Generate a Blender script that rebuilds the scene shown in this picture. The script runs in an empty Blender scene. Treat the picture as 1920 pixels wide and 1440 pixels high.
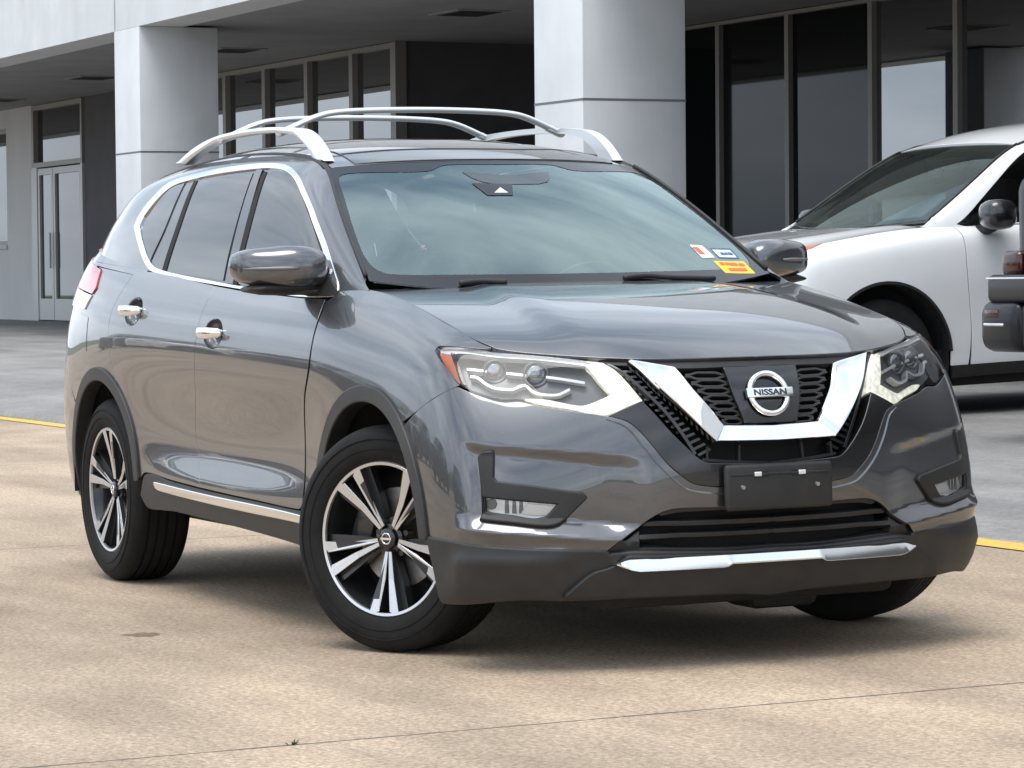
import bpy, bmesh, math, random
import numpy as np
from mathutils import Matrix, Vector
from mathutils.bvhtree import BVHTree
from mathutils.geometry import delaunay_2d_cdt
random.seed(4)
rng = np.random.default_rng(7)
SC = bpy.context.scene
COL = SC.collection
rad = math.radians

# ------------------------------------------------------------------ camera, sky, sun, exposure
CAM = [9.003324, -4.598221, 1.175664, 2.7057527, -0.0363144, -0.0180285, 5918.48]
CP = np.array(CAM[:3]); FPX = CAM[6]
def basis(yaw, pitch, roll):
    fw = np.array([math.cos(yaw)*math.cos(pitch), math.sin(yaw)*math.cos(pitch), math.sin(pitch)])
    r = np.array([math.sin(yaw), -math.cos(yaw), 0.0]); u = np.cross(r, fw)
    return r*math.cos(roll)+u*math.sin(roll), -r*math.sin(roll)+u*math.cos(roll), fw
CR, CU, CF = basis(*CAM[3:6])
cd = bpy.data.cameras.new('camera'); cam = bpy.data.objects.new('camera', cd); COL.objects.link(cam)
cam.matrix_world = Matrix([[CR[i], CU[i], -CF[i], CP[i]] for i in range(3)] + [[0, 0, 0, 1]])
cd.sensor_width = 36; cd.lens = FPX/1920*36; cd.clip_start = .1; cd.clip_end = 3000
SC.camera = cam

SUN_EL, SUN_AZ = 72, -62            # degrees; azimuth from +x towards +y
wd = bpy.data.worlds.new('World'); SC.world = wd; wd.use_nodes = True
nt = wd.node_tree; nt.nodes.clear()
def wn(t, **k):
    n = nt.nodes.new(t)
    for a, b in k.items(): setattr(n, a, b)
    return n
sky = wn('ShaderNodeTexSky', sky_type='NISHITA', sun_disc=False, sun_elevation=rad(SUN_EL), sun_rotation=rad(90-SUN_AZ))
sky.air_density = 1.0; sky.dust_density = 2.5; sky.ozone_density = 1.0
bg1 = wn('ShaderNodeBackground'); bg1.inputs[1].default_value = .075
nt.links.new(sky.outputs[0], bg1.inputs[0])
tc = wn('ShaderNodeTexCoord'); mp = wn('ShaderNodeMapping'); mp.inputs['Scale'].default_value = (1, 1, 2.6)
nt.links.new(tc.outputs['Generated'], mp.inputs[0])
nz = wn('ShaderNodeTexNoise'); nz.inputs['Scale'].default_value = 2.6; nz.inputs['Detail'].default_value = 7; nz.inputs['Roughness'].default_value = .55
nt.links.new(mp.outputs[0], nz.inputs[0])
cr = wn('ShaderNodeValToRGB')
cr.color_ramp.elements[0].position = .33; cr.color_ramp.elements[0].color = (.28, .36, .46, 1)
cr.color_ramp.elements[1].position = .68; cr.color_ramp.elements[1].color = (.95, 1.01, 1.08, 1)
nt.links.new(nz.outputs[0], cr.inputs[0])
bg2 = wn('ShaderNodeBackground'); bg2.inputs[1].default_value = 1.7
nt.links.new(cr.outputs[0], bg2.inputs[0])
mx = wn('ShaderNodeMixShader'); mx.inputs[0].default_value = .78
nt.links.new(bg1.outputs[0], mx.inputs[1]); nt.links.new(bg2.outputs[0], mx.inputs[2])
wo = wn('ShaderNodeOutputWorld'); nt.links.new(mx.outputs[0], wo.inputs[0])
sl = bpy.data.lights.new('sun', 'SUN'); sl.energy = 1.9; sl.angle = rad(38); sl.color = (1, .955, .90)
so = bpy.data.objects.new('sun', sl); COL.objects.link(so)
sd = Vector((math.cos(rad(SUN_EL))*math.cos(rad(SUN_AZ)), math.cos(rad(SUN_EL))*math.sin(rad(SUN_AZ)), math.sin(rad(SUN_EL))))
so.rotation_euler = sd.to_track_quat('Z', 'Y').to_euler(); so.location = (0, 0, 30)
SC.view_settings.view_transform = 'Standard'; SC.view_settings.look = 'None'
SC.view_settings.exposure = 0.52; SC.view_settings.gamma = 1

# ------------------------------------------------------------------ materials
MATS = {}
def mat(name, col, rough=.5, metal=0., coat=0., coat_rough=.03, ior=1.5, emit=None, es=0, spec=.5):
    m = bpy.data.materials.new(name); m.use_nodes = True
    b = m.node_tree.nodes['Principled BSDF']
    b.inputs['Base Color'].default_value = (*col, 1); b.inputs['Roughness'].default_value = rough
    b.inputs['Metallic'].default_value = metal; b.inputs['Coat Weight'].default_value = coat
    b.inputs['Coat Roughness'].default_value = coat_rough; b.inputs['Coat IOR'].default_value = 1.75 if name == 'gunmetal_paint' else 1.5; b.inputs['IOR'].default_value = ior
    b.inputs['Specular IOR Level'].default_value = spec
    if emit: b.inputs['Emission Color'].default_value = (*emit, 1); b.inputs['Emission Strength'].default_value = es
    MATS[name] = m; return m
def nodes(m): return m.node_tree.nodes, m.node_tree.links, m.node_tree.nodes['Principled BSDF']
def noise(m, scale, detail=4, rough=.55, stretch=(1, 1, 1), rot=(0, 0, 0), coord='Object'):
    N, L, b = nodes(m)
    t = N.new('ShaderNodeTexCoord'); mp = N.new('ShaderNodeMapping'); mp.inputs['Scale'].default_value = stretch; mp.inputs['Rotation'].default_value = rot
    n = N.new('ShaderNodeTexNoise'); n.inputs['Scale'].default_value = scale; n.inputs['Detail'].default_value = detail; n.inputs['Roughness'].default_value = rough
    L.new(t.outputs[coord], mp.inputs[0]); L.new(mp.outputs[0], n.inputs[0]); return n
def ramp(m, src, c0, c1, p0=.3, p1=.7):
    N, L, b = nodes(m); r = N.new('ShaderNodeValToRGB')
    r.color_ramp.elements[0].position = p0; r.color_ramp.elements[0].color = (*c0, 1)
    r.color_ramp.elements[1].position = p1; r.color_ramp.elements[1].color = (*c1, 1)
    L.new(src, r.inputs[0]); return r.outputs[0]
def mul(m, a, b_, fac=1., mode='MULTIPLY'):
    N, L, b = nodes(m); x = N.new('ShaderNodeMix'); x.data_type = 'RGBA'; x.blend_type = mode
    x.inputs['Factor'].default_value = fac; L.new(a, x.inputs['A']); L.new(b_, x.inputs['B']); return x.outputs['Result']
def bump(m, src, strength=.2, dist=.01):
    N, L, b = nodes(m); u = N.new('ShaderNodeBump'); u.inputs['Strength'].default_value = strength; u.inputs['Distance'].default_value = dist
    L.new(src, u.inputs['Height']); L.new(u.outputs[0], b.inputs['Normal'])
def setcol(m, out): N, L, b = nodes(m); L.new(out, b.inputs['Base Color'])
def setrough(m, src, a, c):
    N, L, b = nodes(m); r = N.new('ShaderNodeMapRange'); r.inputs['To Min'].default_value = a; r.inputs['To Max'].default_value = c
    L.new(src, r.inputs['Value']); L.new(r.outputs[0], b.inputs['Roughness'])

m = mat('gunmetal_paint', (.16, .165, .175), .34, .78, 1.0, .02)
n = noise(m, 900, 2); setcol(m, mul(m, ramp(m, n.outputs[0], (.066, .069, .077), (.104, .108, .118)), ramp(m, noise(m, 3, 5).outputs[0], (.93, .93, .93), (1, 1, 1))))
setrough(m, noise(m, 6, 6).outputs[0], .30, .38)
N_, L_, b_ = nodes(m); r_ = N_.new('ShaderNodeMapRange'); r_.inputs['To Min'].default_value = .0; r_.inputs['To Max'].default_value = .03
L_.new(noise(m, 9, 8, .7).outputs[0], r_.inputs['Value']); L_.new(r_.outputs[0], b_.inputs['Coat Roughness'])
m = mat('white_paint', (.66, .67, .68), .32, .1, 1.0, .03)
setcol(m, ramp(m, noise(m, 2.5, 5).outputs[0], (.80, .81, .82), (.86, .87, .88)))
mat('dark_paint', (.012, .012, .016), .3, .3, 1.0, .02)
m = mat('black_plastic', (.032, .032, .034), .55); setcol(m, ramp(m, noise(m, 14, 6).outputs[0], (.010, .010, .011), (.020, .0195, .019))); bump(m, noise(m, 900, 2).outputs[0], .15, .002)
m = mat('cladding_plastic', (.045, .045, .047), .5); setcol(m, ramp(m, noise(m, 9, 7, .65).outputs[0], (.013, .013, .0145), (.025, .0245, .024))); bump(m, noise(m, 700, 2).outputs[0], .15, .002)
mat('gloss_black', (.010, .010, .012), .2, 0, .5, .04)
mat('frit_black', (.015, .015, .018), .12, ior=1.45)
mat('void_black', (.006, .006, .007), .8)
mat('chrome', (.86, .87, .88), .07, 1.0)
mat('satin_chrome', (.78, .79, .80), .2, 1.0)
m = mat('rail_silver', (.68, .69, .70), .30, .45, .4, .1)
m = mat('alloy_machined', (.64, .64, .65), .3, .8); setrough(m, noise(m, 5, 4).outputs[0], .2, .34)
mat('alloy_dark', (.035, .036, .038), .35, .5, .6)
m = mat('rubber', (.015, .015, .015), .8, spec=.25); setcol(m, ramp(m, noise(m, 12, 6, .7).outputs[0], (.007, .007, .007), (.015, .0148, .0145)))
m = mat('brake_steel', (.30, .29, .28), .4, .9); setcol(m, ramp(m, noise(m, 30, 4).outputs[0], (.22, .20, .18), (.38, .37, .36)))
mat('amber_plastic', (.50, .15, .07), .3, 0, .6)
mat('reflector_silver', (.74, .75, .76), .25, .25, .6)
mat('lamp_housing', (.17, .175, .18), .45, .4)
m = mat('drl_light', (.80, .80, .74), .3, 0, .6, emit=(1, .97, .80), es=.52)
N_, L_, b_ = nodes(m); v_ = N_.new('ShaderNodeTexVoronoi'); v_.inputs['Scale'].default_value = 60; t_ = N_.new('ShaderNodeTexCoord'); L_.new(t_.outputs['Object'], v_.inputs['Vector'])
setcol(m, ramp(m, v_.outputs['Distance'], (.88, .88, .82), (.70, .70, .64), .1, .8)); L_.new(ramp(m, v_.outputs['Distance'], (1, .98, .82), (.52, .50, .40), .1, .8), b_.inputs['Emission Color'])
mat('projector_glass', (.30, .31, .33), .04, .7, 1)
mat('tail_red', (.45, .03, .045), .14, 0, 1)
mat('smoked_red', (.035, .003, .004), .15, 0, .5)
mat('fog_reflector', (.85, .85, .82), .2, .15, .8)
mat('truck_black', (.007, .007, .009), .35, 0, .2, .05, spec=.3)
mat('clear_plastic', (.6, .6, .6), .2, 0, 1)
mat('side_glass', (.022, .024, .025), .03, 0, 0, ior=1.95)
mat('building_glass', (.006, .007, .008), .01, 0, 0, ior=3.4)
mat('door_pane', (.006, .008, .007), .02, 0, 0, ior=1.7)
mat('dark_reflection_pane', (.004, .005, .006), .03, 0, 0, ior=1.3)  # weakly reflecting copy of the glazing, stands in for a dark reflection
mat('yellow_sticker', (.85, .50, .03), .5)
mat('white_sticker', (.75, .78, .78), .5)
mat('blue_ink', (.03, .10, .22), .5)
mat('red_ink', (.55, .12, .05), .5)
mat('seat_cloth', (.10, .10, .10), .8)
mat('plate_white', (.7, .7, .7), .4)
def glassmix(name, tint, ior, rough=.0, boost=0.):
    m = bpy.data.materials.new(name); m.use_nodes = True; N = m.node_tree.nodes; L = m.node_tree.links
    N.clear(); o = N.new('ShaderNodeOutputMaterial'); x = N.new('ShaderNodeMixShader'); t = N.new('ShaderNodeBsdfTransparent'); g = N.new('ShaderNodeBsdfGlossy')
    t.inputs[0].default_value = (*tint, 1); g.inputs['Roughness'].default_value = rough; f = N.new('ShaderNodeFresnel'); f.inputs[0].default_value = ior
    a = N.new('ShaderNodeMath'); a.operation = 'ADD'; a.inputs[1].default_value = boost; a.use_clamp = True
    L.new(f.outputs[0], a.inputs[0]); L.new(a.outputs[0], x.inputs[0]); L.new(t.outputs[0], x.inputs[1]); L.new(g.outputs[0], x.inputs[2]); L.new(x.outputs[0], o.inputs[0])
    MATS[name] = m; return m, g
glassmix('lens_glass', (.97, .97, .97), 1.45)
_, g_ = glassmix('windshield_glass', (.78, .85, .82), 1.8, .01, .13); g_.inputs[0].default_value = (.80, .97, .94, 1)
_, g_ = glassmix('suv_windshield_glass', (.70, .80, .76), 1.6, .0, .02); g_.inputs[0].default_value = (.80, .92, .88, 1)

glassmix('suv_side_glass', (.42, .46, .45), 1.6)
# concrete lot, with fine aggregate and soft streaks of dirt and one sawn joint per slab
def ground_mat(name, c0, c1, joints, streak, ang):
    m = mat(name, c0, .85)
    agg = noise(m, 62, 4, .75); patch = noise(m, .9, 7, .68); st = noise(m, 1.3, 6, .6, (streak, 1, 1), (0, 0, ang))
    c = ramp(m, agg.outputs[0], c0, c1, .36, .64)
    c = mul(m, c, ramp(m, patch.outputs[0], (.74, .72, .69), (1.06, 1.05, 1.03), .3, .68))
    c = mul(m, c, ramp(m, st.outputs[0], (.66, .655, .66), (1.06, 1.06, 1.06), .32, .60))
    c = mul(m, c, ramp(m, noise(m, 22, 4, .7).outputs[0], (.80, .79, .77), (1.06, 1.06, 1.06), .3, .7))
    N, L, b = nodes(m)
    if joints:
        for sx, sy, ax, ay in STAINS:
            g0 = N.new('ShaderNodeNewGeometry'); vm = N.new('ShaderNodeVectorMath'); vm.operation = 'SUBTRACT'; vm.inputs[1].default_value = (sx, sy, 0); L.new(g0.outputs['Position'], vm.inputs[0])
            v2 = N.new('ShaderNodeVectorMath'); v2.operation = 'MULTIPLY'; v2.inputs[1].default_value = (1/ax, 1/ay, 0); L.new(vm.outputs[0], v2.inputs[0])
            ln = N.new('ShaderNodeVectorMath'); ln.operation = 'LENGTH'; L.new(v2.outputs[0], ln.inputs[0])
            ad = N.new('ShaderNodeMath'); ad.operation = 'MULTIPLY_ADD'; ad.inputs[1].default_value = 1.1; L.new(noise(m, 9, 5, .7).outputs[0], ad.inputs[0]); L.new(ln.outputs['Value'], ad.inputs[2])
            c = mul(m, c, ramp(m, ad.outputs[0], (.45, .43, .40), (1, 1, 1), .95, 1.5))
        g = N.new('ShaderNodeNewGeometry'); s = N.new('ShaderNodeSeparateXYZ'); L.new(g.outputs['Position'], s.inputs[0])
        wob = noise(m, 3, 6, .7); w1 = N.new('ShaderNodeMath'); w1.operation = 'MULTIPLY_ADD'; w1.inputs[1].default_value = .02; L.new(wob.outputs[0], w1.inputs[0]); L.new(s.outputs[0], w1.inputs[2])
        a = N.new('ShaderNodeMath'); a.operation = 'ADD'; a.inputs[1].default_value = 600-1.672; L.new(w1.outputs[0], a.inputs[0])
        md = N.new('ShaderNodeMath'); md.operation = 'PINGPONG'; md.inputs[1].default_value = 3.0; L.new(a.outputs[0], md.inputs[0])
        wd_ = noise(m, 5, 5, .8)
        th = N.new('ShaderNodeMath'); th.operation = 'MULTIPLY_ADD'; th.inputs[1].default_value = .022; th.inputs[2].default_value = -.0035; L.new(wd_.outputs[0], th.inputs[0])
        lt = N.new('ShaderNodeMath'); lt.operation = 'LESS_THAN'; L.new(md.outputs[0], lt.inputs[0]); L.new(th.outputs[0], lt.inputs[1])
        x = N.new('ShaderNodeMix'); x.data_type = 'RGBA'; L.new(lt.outputs[0], x.inputs['Factor']); L.new(c, x.inputs['A']); x.inputs['B'].default_value = (.10, .085, .06, 1)
        c = x.outputs['Result']
    setcol(m, c); bump(m, agg.outputs[0], .5, .006)
    return m
STAINS = [(-.87, -1.357, .15, .13)]
ground_mat('lot_concrete', (.30, .226, .157), (.62, .50, .38), True, .25, 0)
ground_mat('drive_asphalt', (.235, .235, .235), (.31, .31, .315), False, .18, 0)
m = mat('yellow_line_paint', (.62, .40, .07), .7); setcol(m, ramp(m, noise(m, 14, 6, .75).outputs[0], (.42, .33, .16), (.66, .42, .06), .36, .52))
m = mat('stucco', (.58, .59, .60), .85); setcol(m, mul(m, ramp(m, noise(m, 1.5, 6).outputs[0], (.58, .60, .62), (.66, .68, .70)), ramp(m, noise(m, 1.2, 5, .6, (2, 2, .25)).outputs[0], (.93, .93, .925), (1.02, 1.02, 1.02)))); bump(m, noise(m, 120, 3).outputs[0], .3, .004)
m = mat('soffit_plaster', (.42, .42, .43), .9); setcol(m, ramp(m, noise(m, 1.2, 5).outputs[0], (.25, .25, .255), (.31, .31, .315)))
mat('wall_grey', (.40, .40, .41), .9); m = MATS['wall_grey']; setcol(m, ramp(m, noise(m, 1.5, 5, .6, (1, 1, .5)).outputs[0], (.48, .485, .49), (.53, .535, .54))); bump(m, noise(m, 140, 3).outputs[0], .3, .004)
m = mat('dark_stucco', (.10, .10, .11), .9); setcol(m, ramp(m, noise(m, 2, 5).outputs[0], (.07, .07, .076), (.092, .092, .10)))
mat('frame_alu', (.26, .25, .24), .45, .3)
mat('door_alu', (.42, .42, .42), .4, .3)
mat('groove_dark', (.16, .16, .17), .9)
m = mat('grass', (.05, .085, .025), .95); setcol(m, ramp(m, noise(m, .8, 7, .7).outputs[0], (.035, .06, .018), (.085, .11, .04)))
M = MATS

# ------------------------------------------------------------------ object helpers
def link(o, parent=None):
    COL.objects.link(o)
    if parent is not None: o.parent = parent
    return o
def mk(name, V, F, m, parent=None, N=None, smooth=True):
    me = bpy.data.meshes.new(name); me.from_pydata([tuple(map(float, v)) for v in V], [], [tuple(map(int, f)) for f in F]); me.update()
    me.materials.append(M[m])
    if smooth: me.polygons.foreach_set('use_smooth', [True]*len(me.polygons))
    if N is not None: me.normals_split_custom_set_from_vertices([tuple(map(float, n)) for n in N])
    return link(bpy.data.objects.new(name, me), parent)
def empty(name, mtx, label, cat, group=None):
    o = link(bpy.data.objects.new(name, None)); o.matrix_world = mtx; o.empty_display_size = .3
    o['label'] = label; o['category'] = cat
    if group: o['group'] = group
    return o
def structure(o): o['kind'] = 'structure'; return o
def bmk(name, bm, m, parent=None, smooth=False, angle=None):
    me = bpy.data.meshes.new(name); bm.normal_update(); bm.to_mesh(me); bm.free(); me.materials.append(M[m])
    if smooth or angle:
        me.polygons.foreach_set('use_smooth', [True]*len(me.polygons))
        if angle: me.set_sharp_from_angle(angle=rad(angle))
    return link(bpy.data.objects.new(name, me), parent)
def box(bm, lo, hi, bev=0., seg=2, mtx=None):
    vs = [bm.verts.new((x, y, z)) for x in (lo[0], hi[0]) for y in (lo[1], hi[1]) for z in (lo[2], hi[2])]
    fs = [bm.faces.new([vs[i] for i in f]) for f in ((0, 1, 3, 2), (4, 6, 7, 5), (0, 4, 5, 1), (2, 3, 7, 6), (0, 2, 6, 4), (1, 5, 7, 3))]
    geo = vs
    if bev:
        es = list({e for f in fs for e in f.edges})
        r = bmesh.ops.bevel(bm, geom=es, offset=bev, segments=seg, affect='EDGES', profile=.5)
        geo = list({v for f in r['faces'] for v in f.verts} | {v for v in vs if v.is_valid})
    if mtx is not None: bmesh.ops.transform(bm, matrix=mtx, verts=geo)
    return geo
def boxo(name, lo, hi, m, parent=None, bev=0.):
    bm = bmesh.new(); box(bm, lo, hi, bev); return bmk(name, bm, m, parent, smooth=bev > 0, angle=40 if bev else None)
def prism(bm, poly, fn, d0, d1, bev=0.):
    """poly: 2-D outline; fn(a,b,d)->xyz; extruded from depth d0 to d1 (bevelled on the d1 side)."""
    poly = [tuple(p) for p in poly]
    A = [bm.verts.new(fn(a, b, d0)) for a, b in poly]
    if bev:
        ctr = np.mean(poly, 0); ins = inset(np.array(poly, float), bev)
        B = [bm.verts.new(fn(a, b, d1-bev*.8 if d1 > d0 else d1+bev*.8)) for a, b in poly]
        D = [bm.verts.new(fn(a, b, d1)) for a, b in ins]; rings = [A, B, D]
    else: rings = [A, [bm.verts.new(fn(a, b, d1)) for a, b in poly]]
    n = len(poly)
    for R0, R1 in zip(rings, rings[1:]):
        for i in range(n): bm.faces.new((R0[i], R0[(i+1) % n], R1[(i+1) % n], R1[i]))
    bm.faces.new(rings[-1]); bm.faces.new(A[::-1])
def inset(P, d):
    """move a closed 2-D outline inwards by d"""
    P = np.asarray(P, float); a = np.roll(P, 1, 0); b = np.roll(P, -1, 0)
    area = .5*np.sum(P[:, 0]*b[:, 1]-b[:, 0]*P[:, 1]); s = 1 if area > 0 else -1
    t1 = P-a; t2 = b-P; t1 /= np.linalg.norm(t1, axis=1)[:, None]+1e-12; t2 /= np.linalg.norm(t2, axis=1)[:, None]+1e-12
    n1 = np.stack([-t1[:, 1], t1[:, 0]], 1)*s; n2 = np.stack([-t2[:, 1], t2[:, 0]], 1)*s
    n = n1+n2; l = np.sum(n*n1, 1); l = np.where(np.abs(l) < .35, .35, l)
    return P+n*(d/l)[:, None]
def tube(name, pts, r, m, parent=None, seg=10, caps=True, flat=1., up=(0, 0, 1)):
    pts = np.array(pts, float); r = np.broadcast_to(r, (len(pts),)); V = []; F = []
    for i, p in enumerate(pts):
        t = pts[min(i+1, len(pts)-1)]-pts[max(i-1, 0)]; t /= np.linalg.norm(t)
        a = np.cross(t, up); a /= np.linalg.norm(a)+1e-9; b = np.cross(a, t)
        for k in range(seg):
            th = 2*math.pi*k/seg; V.append(p+r[i]*(a*math.cos(th)+b*flat*math.sin(th)))
    for i in range(len(pts)-1):
        for k in range(seg): F.append((i*seg+k, i*seg+(k+1) % seg, (i+1)*seg+(k+1) % seg, (i+1)*seg+k))
    if caps: F.append(tuple(range(seg-1, -1, -1))); F.append(tuple((len(pts)-1)*seg+k for k in range(seg)))
    return mk(name, V, F, m, parent)
def crom(P, n=8, closed=False):
    P = np.array(P, float); out = []; N = len(P)
    for i in range(N if closed else N-1):
        p = [P[(i+k) % N] if closed else P[min(max(i+k, 0), N-1)] for k in (-1, 0, 1, 2)]
        for j in range(n):
            t = j/n; out.append(.5*((2*p[1])+(-p[0]+p[2])*t+(2*p[0]-5*p[1]+4*p[2]-p[3])*t*t+(-p[0]+3*p[1]-3*p[2]+p[3])*t**3))
    if not closed: out.append(P[-1])
    return np.array(out)
def lathe(name, prof, m, parent, mtx, seg=64, closed=False):
    """prof: (radius, axial y); turned about the local y axis"""
    V = []; F = []; n = len(prof)
    for k in range(seg):
        a = 2*math.pi*k/seg
        for r, y in prof: V.append(mtx @ Vector((r*math.cos(a), y, r*math.sin(a))))
    for k in range(seg):
        k2 = (k+1) % seg
        for i in range(n if closed else n-1): j = (i+1) % n; F.append((k*n+i, k*n+j, k2*n+j, k2*n+i))
    o = mk(name, V, F, m, parent); o.data.set_sharp_from_angle(angle=rad(35)); return o

# ------------------------------------------------------------------ smooth body surfaces (cubic B-spline nets) and panels cut from them
class Surf:
    """half-body net, local coordinates, sgn=-1 right side / +1 left side of the vehicle"""
    def __init__(s, net, M4=None, sgn=-1, mir_u0=False, mir_u1=False, mir_v0=False, disp=None, iters=2):
        s.P = np.array(net, float); s.P[..., 1] *= sgn; s.sgn = sgn; s.disp = disp
        s.nu, s.nv = s.P.shape[:2]; s.f = (mir_u0, mir_u1, mir_v0)
        s.M = np.eye(4) if M4 is None else np.array(M4); s.Mi = np.linalg.inv(s.M); s.cache = {}
        s.Cn = s.P.copy()
        u, v = np.meshgrid(np.arange(s.nu), np.arange(s.nv), indexing='ij')
        for _ in range(iters): s._pad(); s.Cn = s.Cn+.85*(s.P-s.raw(u.ravel().astype(float), v.ravel().astype(float)).reshape(s.P.shape))
        s._pad(); s.flip = False
        g = s.ev(np.array([s.nu/2.]), np.array([s.nv/2.])); 
        nn = s.nrm(np.array([s.nu/2.]), np.array([s.nv/2.]))[0]
        ref = g[0]-np.array([s.P[..., 0].mean(), 0, s.P[..., 2].mean()-.6])
        s.flip = float(nn @ ref) < 0
    def _pad(s):
        C = s.Cn; my = np.array([1, -1, 1.])
        a = C[1:2]*my if s.f[0] else 2*C[:1]-C[1:2]; b = C[-2:-1]*my if s.f[1] else 2*C[-1:]-C[-2:-1]
        C = np.concatenate([a, C, b], 0)
        a = C[:, 1:2]*my if s.f[2] else 2*C[:, :1]-C[:, 1:2]
        s.Q = np.concatenate([a, C, 2*C[:, -1:]-C[:, -2:-1]], 1)
    def raw(s, u, v):
        u = np.clip(u, 0, s.nu-1); v = np.clip(v, 0, s.nv-1)
        i = np.minimum(np.floor(u).astype(int), s.nu-2); j = np.minimum(np.floor(v).astype(int), s.nv-2); fu = u-i; fv = v-j
        def w(t): return np.stack([(1-t)**3, 3*t**3-6*t**2+4, -3*t**3+3*t**2+3*t+1, t**3], 0)/6
        wu, wv = w(fu), w(fv); out = 0
        for a in range(4):
            for b in range(4): out = out+(wu[a]*wv[b])[:, None]*s.Q[i+a, j+b]
        return out
    def ev(s, u, v, off=0.):
        u = np.asarray(u, float); v = np.asarray(v, float); P = s.raw(u, v)
        if s.disp: P = s.disp(P)
        if np.any(off): P = P+s.nrm(u, v)*np.asarray(off).reshape(-1, 1)
        return P
    def nrm(s, u, v):
        h = .02
        def e(a, b):
            P = s.raw(a, b); return s.disp(P) if s.disp else P
        du = e(np.minimum(u+h, s.nu-1), v)-e(np.maximum(u-h, 0), v); dv = e(u, np.minimum(v+h, s.nv-1))-e(u, np.maximum(v-h, 0))
        n = np.cross(du, dv); n /= np.linalg.norm(n, axis=1)[:, None]+1e-12
        return -n if s.flip else n
    def bvh(s, off=0.):
        k = round(off, 4)
        if k not in s.cache:
            a, b = (s.nu-1)*8+1, (s.nv-1)*8+1
            U, V = np.meshgrid(np.linspace(0, s.nu-1, a), np.linspace(0, s.nv-1, b), indexing='ij')
            P = s.ev(U.ravel(), V.ravel(), off); F = []; 
            for i in range(a-1):
                for j in range(b-1):
                    q = i*b+j; F += [(q, q+b, q+b+1), (q, q+b+1, q+1)]
            s.cache[k] = (BVHTree.FromPolygons([Vector(p) for p in P], F), P, np.array(F), U.ravel(), V.ravel())
        return s.cache[k]
    def cast(s, o, d, off=0.):
        T, P, F, U, V = s.bvh(off)
        h = T.ray_cast(Vector(o), Vector(d))
        if h[0] is None:
            d = d/np.linalg.norm(d); w = P-o; t = w @ d; e = np.linalg.norm(w-np.outer(t, d), axis=1)
            i = int(np.argmin(e+1e-3*(t-t.min()))); return U[i], V[i]
        f = F[h[2]]; a, b, c = P[f]; p = np.array(h[0]); v0, v1, v2 = b-a, c-a, p-a
        d00, d01, d11, d20, d21 = v0@v0, v0@v1, v1@v1, v2@v0, v2@v1; den = d00*d11-d01*d01
        y = (d11*d20-d01*d21)/den; z = (d00*d21-d01*d20)/den; x = 1-y-z
        return x*U[f[0]]+y*U[f[1]]+z*U[f[2]], x*V[f[0]]+y*V[f[1]]+z*V[f[2]]
    def uv(s, spec, off=0.):
        if spec[0] == 'uv': return spec[1], spec[2]
        if spec[0] == 'c':
            v = np.linspace(0, s.nv-1, 400); P = s.ev(np.zeros(400), v); return 0., float(v[np.argmin(abs(P[:, 2]-spec[1]))])
        if spec[0] == 's': return s.cast(np.array([spec[1], s.sgn*4., spec[2]]), np.array([0, -s.sgn*1., 0]), off)
        if spec[0] == 'f': return s.cast(np.array([4., s.sgn*spec[1], spec[2]]), np.array([-1., 0, 0]), off)
        d = CF+CR*(spec[0]-960)/FPX-CU*(spec[1]-720)/FPX
        return s.cast((s.Mi @ np.append(CP, 1))[:3], s.Mi[:3, :3] @ d, off)
def pip(pts, poly):
    x, y = pts[:, 0], pts[:, 1]; c = np.zeros(len(pts), bool); a = poly; b = np.roll(poly, -1, 0)
    for (x0, y0), (x1, y1) in zip(a, b):
        if y0 == y1: continue
        k = ((y0 > y) != (y1 > y)) & (x < (x1-x0)*(y-y0)/(y1-y0)+x0); c ^= k
    return c
def smooth_poly(P, step, corner=38, closed=True, rnd=.35):
    """rounded closed outline through P, resampled; sharp turns stay corners with a small fillet"""
    n = len(P); out = []
    e = np.roll(P, -1, 0)-P; ang = np.array([abs((math.atan2(*e[i][::-1])-math.atan2(*e[i-1][::-1])+math.pi) % (2*math.pi)-math.pi) for i in range(n)])
    cor = ang > rad(corner)
    for i in range(n):
        p1, p2 = P[i], P[(i+1) % n]; p0 = P[i-1]; p3 = P[(i+2) % n]; L = np.linalg.norm(p2-p1)
        if L < 1e-7: continue
        m1 = (p2-p1) if cor[i] else (p2-p0)/(np.linalg.norm(p2-p1)+np.linalg.norm(p1-p0)+1e-9)*L
        m2 = (p2-p1) if cor[(i+1) % n] else (p3-p1)/(np.linalg.norm(p3-p2)+np.linalg.norm(p2-p1)+1e-9)*L
        k = max(1, int(math.ceil(L/step)))
        for j in range(k):
            t = j/k; h = (2*t**3-3*t*t+1, t**3-2*t*t+t, -2*t**3+3*t*t, t**3-t*t); out.append(h[0]*p1+h[1]*m1+h[2]*p2+h[3]*m2)
    return np.array(out)
def wob(n): return np.arange(n)*1e-9
class Geo:
    def __init__(s): s.V = []; s.N = []; s.F = []; s.n = 0
    def add(s, V, N, F):
        s.V.append(np.asarray(V)); s.N.append(np.asarray(N)); s.F += [tuple(i+s.n for i in f) for f in F]; s.n += len(V)
    def obj(s, name, m, parent, mirror=False):
        V = np.concatenate(s.V); N = np.concatenate(s.N); F = s.F
        if mirror: V = V*[1, -1, 1]; N = N*[1, -1, 1]; F = [f[::-1] for f in F]
        return mk(name, V, F, m, parent, N)
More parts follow.
